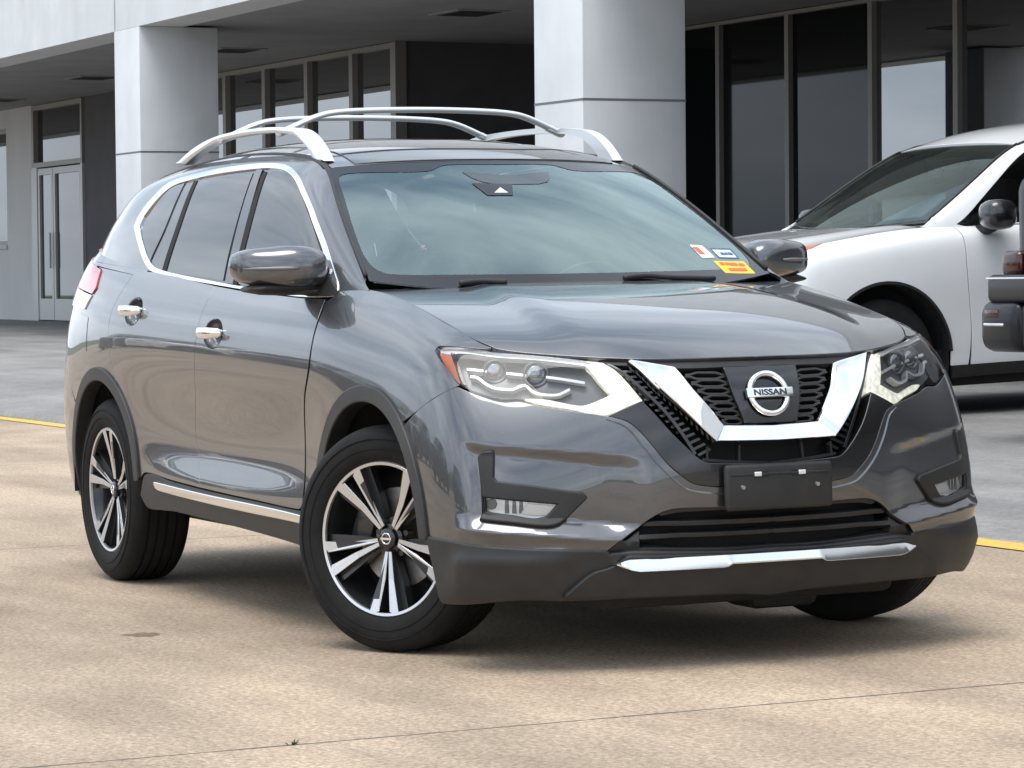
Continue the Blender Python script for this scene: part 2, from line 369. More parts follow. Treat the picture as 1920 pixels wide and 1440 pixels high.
def panel(s, specs, off=0., holes=(), grid=.03, lip=.014, gap=.0018, step=.012, open_u=(), rnd=.0015, corner=38, joined=False, insetd=0., out_uv=False):
    """cut a panel with the given outline from surface s: returns Geo (right/near side)."""
    def conv(sp):
        uv = np.array([s.uv(q, off) for q in sp]); return uv
    U0 = conv(specs); c = U0.mean(0); h = .3
    def met(c):
        a = s.ev(np.array([c[0]-h, c[0]+h]), np.array([c[1], c[1]])); b = s.ev(np.array([c[0], c[0]]), np.array([c[1]-h, c[1]+h]))
        return np.linalg.norm(a[1]-a[0])/(2*h), np.linalg.norm(b[1]-b[0])/(2*h)
    c = np.clip(c, [h, h], [s.nu-1-h, s.nv-1-h]); sc = np.array(met(c)); 
    P = smooth_poly(U0*sc, step, corner)
    if insetd: P = inset(P, insetd)
    Hs = []
    for hsp in holes:
        Q = smooth_poly(conv(hsp)*sc, step, corner) if not isinstance(hsp, np.ndarray) else hsp*sc
        Hs.append(Q)
    if out_uv: return P/sc
    area = np.sum(P[:, 0]*np.roll(P[:, 1], -1)-np.roll(P[:, 0], -1)*P[:, 1])
    if area < 0: P = P[::-1]
    loops = [P]
    for Q in Hs:
        a = np.sum(Q[:, 0]*np.roll(Q[:, 1], -1)-np.roll(Q[:, 0], -1)*Q[:, 1]); loops.append(Q if a < 0 else Q[::-1])
    lo, hi = P.min(0), P.max(0)
    gx, gy = np.meshgrid(np.arange(lo[0], hi[0], grid), np.arange(lo[1], hi[1], grid), indexing='ij'); G = np.stack([gx.ravel(), gy.ravel()], 1)
    k = pip(G, P)
    for Q in loops[1:]: k &= ~pip(G, Q)
    G = G[k]; B = np.concatenate(loops)
    if len(G):
        dmin = np.full(len(G), 9.)
        for i in range(0, len(G), 400): dmin[i:i+400] = np.sqrt(((G[i:i+400, None]-B[None])**2).sum(2)).min(1)
        G = G[dmin > grid*.45]
    pts = np.concatenate([B, G]); edges = []; q = 0
    for Lp in loops: n = len(Lp); edges += [(q+i, q+(i+1) % n) for i in range(n)]; q += n
    r = delaunay_2d_cdt([Vector(p) for p in pts], edges, [], 0, 1e-7)
    p2 = np.array([tuple(v) for v in r[0]]); tri = np.array([list(f) for f in r[2]]); cen = p2[tri].mean(1)
    k = pip(cen, P)
    for Q in loops[1:]: k &= ~pip(cen, Q)
    tri = tri[k]; uv = p2/sc; N = s.nrm(uv[:, 0], uv[:, 1]); V = s.ev(uv[:, 0], uv[:, 1], off)
    # orient
    a = np.cross(V[tri[:, 1]]-V[tri[:, 0]], V[tri[:, 2]]-V[tri[:, 0]]); sg = np.sign(np.sum(a*N[tri[:, 0]]))
    if sg < 0: tri = tri[:, ::-1]
    g = Geo()
    # gap and lip rings per loop
    omap = {}
    for i, og in enumerate(r[3]):
        for o in og: omap[o] = i
    Vn = V.copy(); lips = []; q = 0
    for Lp in loops:
        n = len(Lp); idx = [omap.get(q+i, q+i) for i in range(n)]; q += n
        W = V[idx]; Nn = N[idx]; T = np.roll(W, -1, 0)-np.roll(W, 1, 0); T /= np.linalg.norm(T, axis=1)[:, None]+1e-12
        O = np.cross(T, Nn)*(1 if not s.flip else 1)
        # outward test: compare with 2-D outward direction
        d2 = np.roll(Lp, -1, 0)-np.roll(Lp, 1, 0); o2 = np.stack([d2[:, 1], -d2[:, 0]], 1); o2 /= np.linalg.norm(o2, axis=1)[:, None]+1e-12
        e = o2*.004/sc; u2 = Lp/sc; chk = s.ev(u2[:, 0]+e[:, 0], u2[:, 1]+e[:, 1], off)-W
        O *= np.sign(np.sum(np.sum(O*chk, 1)) or 1)
        op = np.zeros(n, bool)
        for ax, val in open_u: op |= abs(u2[:, ax]-val) < 1e-3
        O[op] = 0 if not joined else O[op]*[1, 0, 1]; Wn = W-O*gap*(1-op[:, None] if joined else 1); Vn[idx] = Wn; lips.append((Wn, Nn, O, op))
    g.add(Vn, N, [tuple(t) for t in tri])
    if lip:
        for Wn, Nn, O, op in lips:
            n = len(Wn); rn = rnd
            R = [(Wn, Nn), (Wn+O*rn*.7-Nn*rn*.3, Nn*.7+O*.7), (Wn+O*rn-Nn*rn, O), (Wn+O*rn-Nn*lip, O)]
            VV = np.concatenate([x[0] for x in R]); NN = np.concatenate([x[1]+1e-9 for x in R]); NN /= np.linalg.norm(NN, axis=1)[:, None]+1e-9; FF = []
            for k in range(3):
                for i in range(n):
                    j = (i+1) % n
                    if op[i] and op[j]: continue
                    f = (k*n+i, k*n+j, (k+1)*n+j, (k+1)*n+i)
                    a = np.cross(VV[f[1]]-VV[f[0]], VV[f[3]]-VV[f[0]])
                    FF.append(f if (a @ (Nn[i]*.5+O[i]) >= 0) else f[::-1])
            g.add(VV, NN, FF)
    if joined:
        g2V = np.concatenate(g.V); g2N = np.concatenate(g.N); F2 = list(g.F)
        g.add(g2V*[1, -1, 1], g2N*[1, -1, 1], [f[::-1] for f in F2])
    return g
def both(s, name, m, parent, specs, labels=None, **k):
    g = panel(s, specs, **k); a = g.obj(name, m, parent); b = g.obj(name, m, parent, True); return a, b
def one(s, name, m, parent, specs, **k):
    return panel(s, specs, joined=True, open_u=((0, 0.),), **k).obj(name, m, parent)

def ribbon(s, name, m, parent, PA, PB, oa, ob, joined=True, back=.03, n=8):
    """bevelled band between two outlines, each at its own height above the surface, with return edges"""
    Ua = crom([s.uv(p) for p in PA], n); Ub = crom([s.uv(p) for p in PB], n); V = []; F = []
    for a, b in zip(Ua, Ub):
        for f, h in ((0, oa-back), (0, oa), (.5, (oa+ob)/2), (1, ob), (1, ob-back)):
            c = a+(b-a)*f; V.append(s.ev(c[:1], c[1:], h)[0])
    for i in range(len(Ua)-1):
        for j in range(4): F.append((i*5+j, (i+1)*5+j, (i+1)*5+j+1, i*5+j+1))
    F.append((0, 1, 2, 3, 4))
    if tuple(PA[-1])[0] != 'c': k = (len(Ua)-1)*5; F.append((k+4, k+3, k+2, k+1, k))
    V = np.array(V); out = []
    def fin(V, F):
        o = mk(name, V, F, m, parent); bm = bmesh.new(); bm.from_mesh(o.data); bmesh.ops.remove_doubles(bm, verts=bm.verts, dist=.0004); bmesh.ops.recalc_face_normals(bm, faces=bm.faces); bm.to_mesh(o.data); bm.free(); o.data.set_sharp_from_angle(angle=rad(28)); return o
    F2 = [f[::-1] for f in F]
    if joined: return fin(np.concatenate([V, V*[1, -1, 1]]), F+[tuple(i+len(V) for i in f) for f in F2])
    return fin(V, F), fin(V*[1, -1, 1], F2)

# ================================================================== the main car: body nets (x forward from the front axle, w half width, z up)
def C_(x, w, z): return [(a, b, c) for a, b, c in zip(x, w, z)]
zs_f = [.165, .205, .295, .375, .46, .56, .66, .75, .82, .875, .905]
def fcol(xs, w, z=zs_f): return C_(xs, [w]*11 if np.isscalar(w) else w, z)
def scol(x, w, z, dx=None): return C_([x]*11 if dx is None else dx, w, z)
A_net = [
 fcol([.82, .885, .918, .928, .942, .950, .942, .925, .902, .872, .846], 0.),
 fcol([.815, .880, .912, .922, .936, .944, .936, .918, .894, .864, .838], .2),
 fcol([.79, .860, .890, .900, .908, .908, .896, .868, .834, .800, .778], .40, [.165, .205, .295, .375, .46, .56, .66, .75, .82, .88, .908]),
 fcol([.74, .805, .835, .848, .850, .842, .815, .775, .730, .692, .664], .575, [.165, .205, .295, .375, .46, .56, .66, .75, .825, .893, .922]),
 fcol([.68, .73, .755, .768, .768, .752, .718, .672, .622, .576, .540], [.69, .725, .742, .752, .757, .757, .752, .745, .736, .724, .710], [.165, .205, .295, .375, .46, .56, .66, .755, .835, .905, .942]),
 fcol([.60, .635, .655, .664, .664, .650, .622, .582, .535, .485, .435], [.80, .84, .855, .866, .870, .870, .868, .862, .848, .806, .748], [.17, .21, .295, .375, .46, .56, .665, .765, .862, .942, .982]),
 scol(0, [.85, .885, .90, .909, .912, .912, .909, .900, .880, .830, .756], [.18, .22, .30, .38, .47, .57, .675, .78, .888, .972, 1.017], [.42, .43, .435, .435, .43, .42, .405, .38, .35, .32, .285]),
 scol(.1, [.85, .885, .898, .905, .907, .907, .905, .90, .884, .83, .752], [.20, .24, .31, .39, .48, .58, .69, .80, .915, 1.015, 1.06], [.14, .14, .14, .14, .14, .135, .13, .125, .115, .10, .09]),
 scol(-.14, [.85, .885, .898, .905, .907, .908, .908, .907, .892, .836, .754], [.21, .25, .32, .40, .49, .59, .71, .83, .945, 1.05, 1.10]),
 scol(-.38, [.84, .88, .893, .90, .898, .898, .903, .911, .897, .846, .772], [.22, .26, .33, .41, .50, .61, .74, .855, .968, 1.07, 1.125]),
 scol(-.62, [.83, .876, .892, .901, .890, .889, .900, .912, .900, .868, .828], [.225, .265, .335, .425, .52, .625, .75, .865, .968, 1.045, 1.095]),
 scol(-1.05, [.825, .874, .891, .902, .883, .884, .899, .913, .903, .872, .826], [.23, .27, .34, .43, .525, .63, .755, .875, .98, 1.06, 1.112]),
 scol(-1.55, [.825, .874, .891, .902, .882, .884, .899, .914, .905, .872, .824], [.235, .275, .345, .435, .53, .635, .762, .885, .995, 1.08, 1.140]),
 scol(-2.05, [.83, .876, .892, .900, .892, .890, .902, .914, .904, .868, .820], [.24, .28, .35, .44, .535, .64, .77, .90, 1.015, 1.105, 1.170]),
 scol(-2.38, [.835, .88, .895, .902, .902, .902, .906, .913, .902, .862, .812], [.24, .28, .35, .44, .54, .65, .78, .91, 1.03, 1.13, 1.198]),
 scol(-2.72, [.83, .875, .89, .898, .90, .902, .905, .906, .893, .848, .797], [.24, .28, .35, .44, .54, .65, .79, .92, 1.045, 1.155, 1.228]),
 scol(-3.05, [.80, .84, .86, .872, .878, .882, .886, .882, .866, .822, .767], [.25, .29, .36, .45, .55, .66, .80, .93, 1.06, 1.18, 1.258]),
 scol(0, [.76, .79, .805, .815, .822, .826, .828, .820, .80, .755, .705], [.27, .31, .38, .47, .57, .68, .81, .94, 1.07, 1.20, 1.285], [-3.40, -3.42, -3.44, -3.44, -3.44, -3.43, -3.40, -3.37, -3.34, -3.30, -3.26]),
 scol(0, [.58, .60, .61, .615, .62, .62, .62, .615, .60, .585, .56], [.28, .32, .39, .48, .58, .69, .81, .94, 1.07, 1.20, 1.30], [-3.56, -3.59, -3.61, -3.62, -3.62, -3.61, -3.56, -3.52, -3.48, -3.43, -3.38]),
 scol(0, [.3]*11, [.28, .32, .39, .48, .58, .69, .81, .94, 1.07, 1.20, 1.31], [-3.62, -3.66, -3.68, -3.69, -3.69, -3.67, -3.60, -3.56, -3.52, -3.47, -3.42]),
 scol(0, [0.]*11, [.28, .32, .39, .48, .58, .69, .81, .94, 1.07, 1.20, 1.31], [-3.64, -3.68, -3.70, -3.71, -3.71, -3.69, -3.61, -3.57, -3.53, -3.48, -3.43]),
]
def sstep(a, b, x): t = np.clip((x-a)/(b-a), 0, 1); return t*t*(3-2*t)
def fascia_disp(P):
    """pocket round the fog lamps under an overhang, ledge below it, shelf along the black valance"""
    x, y, z = P[:, 0], abs(P[:, 1]), P[:, 2]; D = 0
    zt = .580+.110*y; zb = .378+.096*y; fr = (x > .35)
    kp = sstep(.38, .54, y)*(1-sstep(.842, .868, y))*fr; kl = sstep(.28, .42, y)*(1-sstep(.858, .892, y))*fr; kv = sstep(.55, .66, y)*(1-sstep(.862, .892, y))*fr
    for dz in (-.0035, -.0018, 0, .0018, .0035):
        q = z+dz; low = np.interp(q-zb, [-.10, -.05, -.040, -.034], [0, .012, .017, .017]); slope = np.interp(q-zb, [-.036, .008], [0., 1.])
        f = np.clip((q-zb-.008)/(zt-zb-.008), 0, 1); pk = np.interp(f, [0, .84, .88, 1.], [-.030, -.017, -.014, 0])
        v = np.where(q-zb < .008, low*kl*(1-slope)+slope*pk*kp, pk*kp)+kv*np.interp(q, [.17, .25, .325, .377], [0, .018, .024, 0])
        D = D+v/5
    Q = P.copy(); s = np.sign(P[:, 1]); dirx = np.clip(.95-.5*sstep(.62, .86, y), 0, 1); diry = np.sqrt(1-dirx**2)
    Q[:, 0] += D*dirx; Q[:, 1] += s*D*diry
    return Q
for c_ in A_net[10:14]: x_, w_, z_ = c_[10]; c_[10] = (x_, w_-.007, z_+.018)
A = Surf(A_net, sgn=-1, mir_u0=True, mir_u1=True, disp=fascia_disp)
def atop(u, v=10.): return A.ev(np.array([u]), np.array([v]))[0]*[1, -1, 1]

# hood: front edge and shut line are the top row of A
hu_front = np.linspace(0, 4.0, 7); hu_side = [4.0, 4.75, 5.5, 6.4, 7.4, 8.4, 9.25]
Cen = [(.846, .905), (.74, .965), (.56, 1.026), (.32, 1.075), (.06, 1.107), (-.14, 1.123), (-.29, 1.130)]
H_net = []
for i, us in enumerate(hu_side):
    e = atop(us); xc, zc = Cen[i]; row = []
    for j, t in enumerate(np.linspace(0, 1, 17)):
        if i == 0: p = atop(4*t)
        else:
            kk = np.interp(i, [0, 1, 3, 6], [2.6, 2.4, 2.1, 2.0])
            zz = zc+(e[2]-zc)*t**(2.6)
            cr_ = .66-.035*i; zz += (.012*(1-float(sstep(cr_, cr_+.14, np.array(t))))-.008)*[0, .6, 1, 1, .95, .85, .75][i]*(1-t**8)
            p = np.array([xc+(e[0]-xc)*t**kk, e[1]*t, zz])
        row.append(p)
    H_net.append(row)
H = Surf(H_net, sgn=-1, mir_v0=True)

# greenhouse side
gB = [(-.28, .766, 1.118), (-.47, .806, 1.100), (-.70, .829, 1.098), (-.95, .828, 1.108), (-1.25, .826, 1.122), (-1.6, .824, 1.143), (-2.0, .820, 1.168), (-2.4, .811, 1.20), (-2.75, .794, 1.231), (-3.05, .766, 1.259), (-3.25, .708, 1.284)]
gT = [(-.36, .742, 1.145), (-.60, .700, 1.285), (-.85, .648, 1.425), (-1.075, .592, 1.535), (-1.30, .575, 1.582), (-1.65, .562, 1.607), (-2.05, .556, 1.614), (-2.4, .55, 1.605), (-2.72, .545, 1.585), (-3.0, .535, 1.56), (-3.18, .50, 1.535)]
ff = [0, .275, .56, .78, .905, 1.]; gg = [0, .135, .335, .54, .725, 1.]
G_net = []
for b, t in zip(gB, gT):
    b = np.array(b); t = np.array(t)
    G_net.append([(b[0]+(t[0]-b[0])*f, b[1]+(t[1]-b[1])*g, b[2]+(t[2]-b[2])*f) for f, g in zip(ff, gg)])
Gs = Surf(G_net, sgn=-1)
def gtop(u): return Gs.ev(np.array([u]), np.array([5.]))[0]*[1, -1, 1]
# roof
rc = [(-.975, 1.556), (-1.20, 1.606), (-1.55, 1.650), (-1.95, 1.668), (-2.35, 1.665), (-2.75, 1.640), (-3.05, 1.606), (-3.24, 1.575)]
R_net = []
for (xc, zc), us in zip(rc, [3., 4., 5., 6., 7., 8., 9., 10.]):
    e = gtop(us); R_net.append([(xc+(e[0]-xc)*t**2, e[1]*t, zc+(e[2]-zc)*t**2.8) for t in np.linspace(0, 1, 7)])
Rf = Surf(R_net, sgn=-1, mir_v0=True)
# windshield
W_net = []
for i, s_ in enumerate(np.linspace(0, 1, 6)):
    e = gtop(3*s_); c = np.array([np.interp(s_, [0, 1], [-.20, -.975]), 0, 0]); c[2] = 1.095+(1.553-1.095)*s_+.030*math.sin(math.pi*s_)
    W_net.append([(c[0]+(e[0]-c[0])*t**2.2, e[1]*t, c[2]+(e[2]-c[2])*t**2.2) for t in np.linspace(0, 1, 7)])
Ws = Surf(W_net, sgn=-1, mir_v0=True)

car = empty('suv', Matrix.Identity(4), 'gunmetal grey SUV with silver roof rails and chrome grille, its front wheels turned', 'car')

def at(s, q, off):
    u, v = s.uv(q, off); return s.ev(np.array([u]), np.array([v]), off)[0], s.nrm(np.array([u]), np.array([v]))[0]
# ---- shared outlines (read off the photograph on the near side; the far side is their mirror image)
def arc(cx, r, a0, a1, n=9): return [('s', cx+r*math.cos(rad(a)), .353+r*math.sin(rad(a))) for a in np.linspace(a0, a1, n)]
RA = .468
HL = [(816, 657), (821, 652), (840, 651), (905, 657), (1000, 666), (1130, 680), (1205, 752), (1136, 778), (1060, 765), (1005, 756), (975, 749), (942, 750), (900, 738), (862, 722), (840, 693), (822, 670)]
seam_bf = [(855, 726), (812, 748), (782, 771)]
both(A, 'front_fender', 'gunmetal_paint', car,
     [(862, 722), (840, 693), (822, 670), (815, 656), (822, 649), (860, 650), (903, 654)] + [('uv', u, 10.) for u in np.linspace(4.08, 9.3, 10)]
     + [(612, 566), (599, 598), (586, 645), (580, 693), ('s', -.52, .76), ('s', -.55, .62), ('s', -.555, .44), ('s', -.455, .44)] + arc(0, RA, 166, 52, 14) + seam_bf[::-1])
one(A, 'front_bumper', 'gunmetal_paint', car,
    [('c', .522), (1365, 914), (1306, 909), (1284, 897), (1250, 868), (1182, 794), (1142, 781), (1060, 769), (1005, 760), (975, 753), (942, 754), (900, 742), (862, 727)] + seam_bf + arc(0, RA, 50, 6, 7)
    + [(812, 1008), (845, 1016), (877, 1022), (1000, 1031), (1134, 1036), (1158, 1018), (1193, 992), (1222, 971), (1248, 958), (1277, 953), (1364, 951), ('c', .470)],
    holes=[[(897, 857), (904, 850), (922, 848), (922, 896), (929, 904), (1000, 913), (1092, 926), (1099, 933), (1071, 961), (1050, 977), (1025, 983), (960, 977), (901, 971)]], step=.008, grid=.0105)
door_f = [(403, 536), (470, 548), (540, 556), (590, 560), (610, 561), (596, 598), (584, 645), (577, 693), ('s', -.53, .76), ('s', -.56, .62), ('s', -.57, .425), (560, 955), (470, 936), (376, 915), (373, 870), (367, 810), (366, 730), (366, 648), (376, 595), (390, 562)]
HR = .094
def cup_hole(q): p, n = at(A, q, .0); return [('s', p[0]+HR*math.cos(t), p[2]+.052*math.sin(t)) for t in np.linspace(0, 2*math.pi, 17)[:-1]]
both(A, 'front_door', 'gunmetal_paint', car, door_f, holes=[cup_hole((399, 626))])
both(A, 'rear_door', 'gunmetal_paint', car,
     [(274, 490), (300, 510), (352, 524), (403, 536), (390, 562), (376, 595), (366, 648), (366, 730), (367, 810), (373, 870), (376, 915), (320, 900), (272, 886)] + arc(-2.706, RA, 8, 58, 8) + [(205, 660), (203, 616), (210, 583), (228, 547), (250, 515)], holes=[cup_hole((250, 584))])
both(A, 'quarter_panel', 'gunmetal_paint', car,
     [(274, 494), (250, 515), (228, 547), (210, 583), (203, 616), (205, 660)] + arc(-2.706, RA, 60, 138, 10) + [('s', -3.14, .73), ('uv', 16.6, 6.4), ('uv', 17.2, 6.6), ('uv', 17.6, 7.), ('uv', 17.6, 8.4), ('uv', 17.45, 8.55), (173, 553), (181, 541), (191, 505), (197, 476)] + [('uv', u, 10.) for u in np.linspace(16.3, 14.0, 7)], open_u=((1, 10.),))
one(A, 'rear_bumper', 'gunmetal_paint', car,
    [('uv', 20, 6.4), ('uv', 18, 6.4), ('uv', 17.2, 6.55), ('uv', 16.6, 6.35), ('s', -3.14, .72)] + arc(-2.706, RA, 140, 185, 7) + [('uv', 16.4, 1.), ('uv', 17, 1.), ('uv', 18, 1.), ('uv', 20, 1.)][0:4]) if False else None
both(A, 'rear_bumper', 'gunmetal_paint', car, [('uv', 20, 6.4), ('uv', 18, 6.4), ('uv', 17.2, 6.55), ('uv', 16.6, 6.35), ('s', -3.14, .72)] + arc(-2.706, RA, 140, 186, 7) + [('uv', 16.3, .6), ('uv', 17, .4), ('uv', 18, .4), ('uv', 20, .4)], lip=.05)
both(A, 'tailgate', 'gunmetal_paint', car, [('uv', 20, 6.45), ('uv', 18, 6.45), ('uv', 17.65, 6.6), ('uv', 17.65, 8.4), ('uv', 18, 8.5), ('uv', 18.1, 10), ('uv', 20, 10)])
for o in both(A, 'taillight', 'tail_red', car, [(195, 476), (189, 505), (179, 540), (172, 551), ('uv', 17.5, 8.6), ('uv', 18., 8.5), ('uv', 18.08, 10), ('uv', 17.3, 10), ('uv', 16.8, 10)], off=.006, lip=.02): pass
both(A, 'sill_cladding', 'cladding_plastic', car,
     [(272, 890), (320, 903), (376, 918), (470, 939), (560, 958), ('s', -.50, .418), ('s', -.46, .40), ('s', -.45, .27), (560, 1022), (450, 990), (330, 960), (305, 957), (277, 952), ('s', -2.235, .36)], off=.006, lip=.04)
both(A, 'sill_trim', 'chrome', car, [(287, 905), (376, 927), (470, 947), (560, 968), ('s', -.53, .385), ('s', -.53, .362), (560, 980), (470, 961), (376, 940), (300, 920), (290, 914)], off=.016, lip=.014, gap=0, rnd=.004)
for o in both(A, 'reverse_lamp', 'clear_plastic', car, [(172, 553), (158, 580), ('uv', 17.75, 8.0), ('uv', 17.95, 8.45), ('uv', 17.5, 8.55)], off=.005, lip=.02): pass
hood = panel(H, [('uv', 0.02, 0), ('uv', 0.02, 8), ('uv', 0.02, 15.92)] + [('uv', u, 15.94) for u in (1, 2, 3, 4, 5)] + [('uv', 5.97, 15.9), ('uv', 5.97, 8), ('uv', 5.97, 0)], joined=True, open_u=((1, 0.),), grid=.025, lip=.02, rnd=.003).obj('hood', 'gunmetal_paint', car)

# ---- headlights: lens over a dark bowl with daytime light guide, two projectors and bright trims
lens = both(A, 'headlight', 'lens_glass', car, HL, off=.002, lip=.012, rnd=.003)
bowl = panel(A, HL, off=-.055, lip=0, insetd=-.012, grid=.02)
DRL = [(1098, 684), (1129, 681), (1203, 752), (1137, 777), (1060, 764), (1005, 755.5), (985, 749), (1020, 750), (1088, 762), (1113, 756), (1150, 740), (1122, 712)]
for k, L in enumerate(lens):
    mir = bool(k); bowl.obj('housing', 'lamp_housing', L, mir)
    panel(A, DRL, off=-.012, lip=.03, gap=0, grid=.012, step=.006, rnd=.004).obj('light_guide', 'drl_light', L, mir)
    panel(A, [(825, 660), (844, 661), (854, 690), (865, 716), (861, 720), (842, 694), (828, 672)], off=-.012, lip=.004, gap=0, grid=.012, step=.006).obj('side_marker', 'amber_plastic', L, mir)
    panel(A, [(845, 661), (852, 662), (862, 690), (874, 722), (866, 721), (855, 690)], off=-.010, lip=.05, gap=0, grid=.012, step=.006).obj('lamp_divider', 'gloss_black', L, mir)
    panel(A, [(822, 653), (850, 653), (905, 658), (1000, 667), (1100, 679), (1096, 685), (1000, 674), (905, 666), (860, 662), (850, 664), (830, 662)], off=-.010, lip=.02, gap=0, grid=.012, step=.006).obj('top_trim', 'reflector_silver', L, mir)
    for q, rr in (((928, 697), .030), ((1004, 702), .032)):
        p, n = at(A, q, -.045); g = Geo(); fx = np.array([.93, -.30, .06]); fx /= np.linalg.norm(fx); a = np.cross((0, 0, 1), fx); a /= np.linalg.norm(a); b = np.cross(fx, a)
        V = []; F = []; nr, ns = 7, 20
        for i in range(nr+1):
            th = i/nr*math.pi/2
            for j in range(ns): ph = 2*math.pi*j/ns; V.append(p+rr*(fx*math.cos(th)*.45+math.sin(th)*(a*math.cos(ph)+b*math.sin(ph))))
        for i in range(nr):
            for j in range(ns): F.append((i*ns+j, (i+1)*ns+j, (i+1)*ns+(j+1) % ns, i*ns+(j+1) % ns))
        V = np.array(V); mk('projector', V*([1, -1, 1] if mir else [1, 1, 1]), [f[::-1] for f in F] if mir else F, 'projector_glass', L)
        V = []; F = []
        for i, (r_, h_) in enumerate(((rr*1.02, .0), (rr*1.04, .014), (rr*1.2, .012), (rr*1.25, -.01))):
            for j in range(ns): ph = 2*math.pi*j/ns; V.append(p+fx*h_+r_*(a*math.cos(ph)+b*math.sin(ph)))
        for i in range(3):
            for j in range(ns): F.append((i*ns+j, (i+1)*ns+j, (i+1)*ns+(j+1) % ns, i*ns+(j+1) % ns))
        V = np.array(V); mk('bezel_ring', V*([1, -1, 1] if mir else [1, 1, 1]), [f[::-1] for f in F] if mir else F, 'lamp_housing', L)
    for px, w in (([(876, 692), (896, 694), (912, 696)], 1.8), ([(950, 700), (970, 702), (986, 704)], 1.8), ([(1024, 707), (1060, 712), (1096, 718)], 1.9),
                  ([(882, 706), (895, 708), (910, 719), (925, 727), (945, 730), (962, 730), (976, 724), (986, 722)], 2.0), ([(988, 724), (1000, 735), (1022, 740), (1046, 740), (1058, 735), (1068, 730)], 2.0)):
        P = np.array(px, float); T = np.gradient(P, axis=0); T /= np.linalg.norm(T, axis=1)[:, None]; Nn = np.stack([-T[:, 1], T[:, 0]], 1)
        panel(A, [tuple(p) for p in P+Nn*w]+[tuple(p) for p in (P-Nn*w)[::-1]], off=-.030, lip=.02, gap=0, grid=.012, step=.006).obj('bright_trim', 'reflector_silver', L, mir)

# ---- fog lamps
bez = both(A, 'fog_lamp_bezel', 'black_plastic', car, [(897, 857), (904, 850), (922, 848), (922, 896), (929, 904), (1000, 913), (1092, 926), (1099, 933), (1071, 961), (1050, 977), (1025, 983), (960, 977), (901, 971)],
           holes=[[(906, 930), (980, 938), (1049, 944), (1026, 969), (1006, 972), (960, 967), (909, 961)]], off=.012, lip=.03, rnd=.006, step=.008, grid=.015)
for k, L in enumerate(bez):
    panel(A, [(904, 928), (980, 936), (1052, 942), (1028, 971), (1006, 974), (960, 969), (907, 963)], off=-.006, lip=.0, gap=0, grid=.015).obj('fog_lamp', 'fog_reflector', L, bool(k))
    panel(A, [(906, 930), (980, 938), (1049, 944), (1026, 969), (1006, 972), (960, 967), (909, 961)], off=.002, lip=.0, gap=0, grid=.015).obj('lens', 'lens_glass', L, bool(k))
    panel(A, [(990, 945), (1042, 950), (1026, 966), (1000, 966), (978, 962)], off=-.002, lip=.004, gap=0, grid=.012, step=.006).obj('reflector', 'reflector_silver', L, bool(k))
    panel(A, [(921+10*math.cos(t), 945+10*math.sin(t)) for t in np.linspace(0, 6.28, 9)[:-1]], off=-.002, lip=.004, gap=0, grid=.01, step=.004).obj('bulb', 'lamp_housing', L, bool(k))
    for xx in (948, 962, 975):
        panel(A, [(xx, 936), (xx+4, 937), (xx+6, 962), (xx-1, 962)], off=-.003, lip=.003, gap=0, grid=.012, step=.006).obj('reflector_rib', 'lamp_housing', L, bool(k))

# ---- grille: dark back, gloss surround, ribbed edge strip, hex mesh, chrome V, badge
back = one(A, 'grille_back', 'void_black', car, [('c', .90), ('uv', 2.4, 10), (1128, 676), (1215, 760), (1300, 880), ('c', .50)], off=-.075, lip=0)
one(A, 'grille_surround', 'gloss_black', car, [('c', .592), (1330, 869), (1316, 864), (1300, 852), (1255, 808), (1207, 756), (1205, 752), (1142, 780), (1182, 792), (1250, 866), (1286, 896), (1306, 907), (1365, 912), ('c', .524)], off=.001, lip=.05, rnd=.004, gap=.001)
one(A, 'grille_top_edge', 'black_plastic', car, [('c', .902), ('uv', 1, 9.9), ('uv', 2, 9.85), (1130, 674), (1134, 684), (1180, 685), (1270, 690), (1400, 686), ('c', .878)], off=-.012, lip=.03, gap=0)
g = Geo()
for t in np.linspace(0, 1, 17):
    a0 = np.array([1147, 685])*(1-t)+np.array([1308, 852])*t; a1 = np.array([1172, 685])*(1-t)+np.array([1330, 840])*t; dv = np.array([3.2, 3.4])
    gg_ = panel(A, [tuple(a0), tuple(a1), tuple(a1+dv), tuple(a0+dv)], off=-.022, lip=.03, gap=0, grid=.02, step=.01, rnd=.001, corner=20)
    g.add(np.concatenate(gg_.V), np.concatenate(gg_.N), gg_.F)
for ln in ([(1137, 682), (1302, 853), (1306, 850), (1142, 682)],):
    gg_ = panel(A, ln, off=-.008, lip=.03, gap=0, grid=.02, step=.01); g.add(np.concatenate(gg_.V), np.concatenate(gg_.N), gg_.F)
g.obj('ribbed_strip', 'gloss_black', car); g.obj('ribbed_strip', 'gloss_black', car, True)
Vc = [('c', .648), (1345, 829.5), (1333, 826), (1176, 684), (1269, 690), (1359, 797), (1366, 799), ('c', .692)]
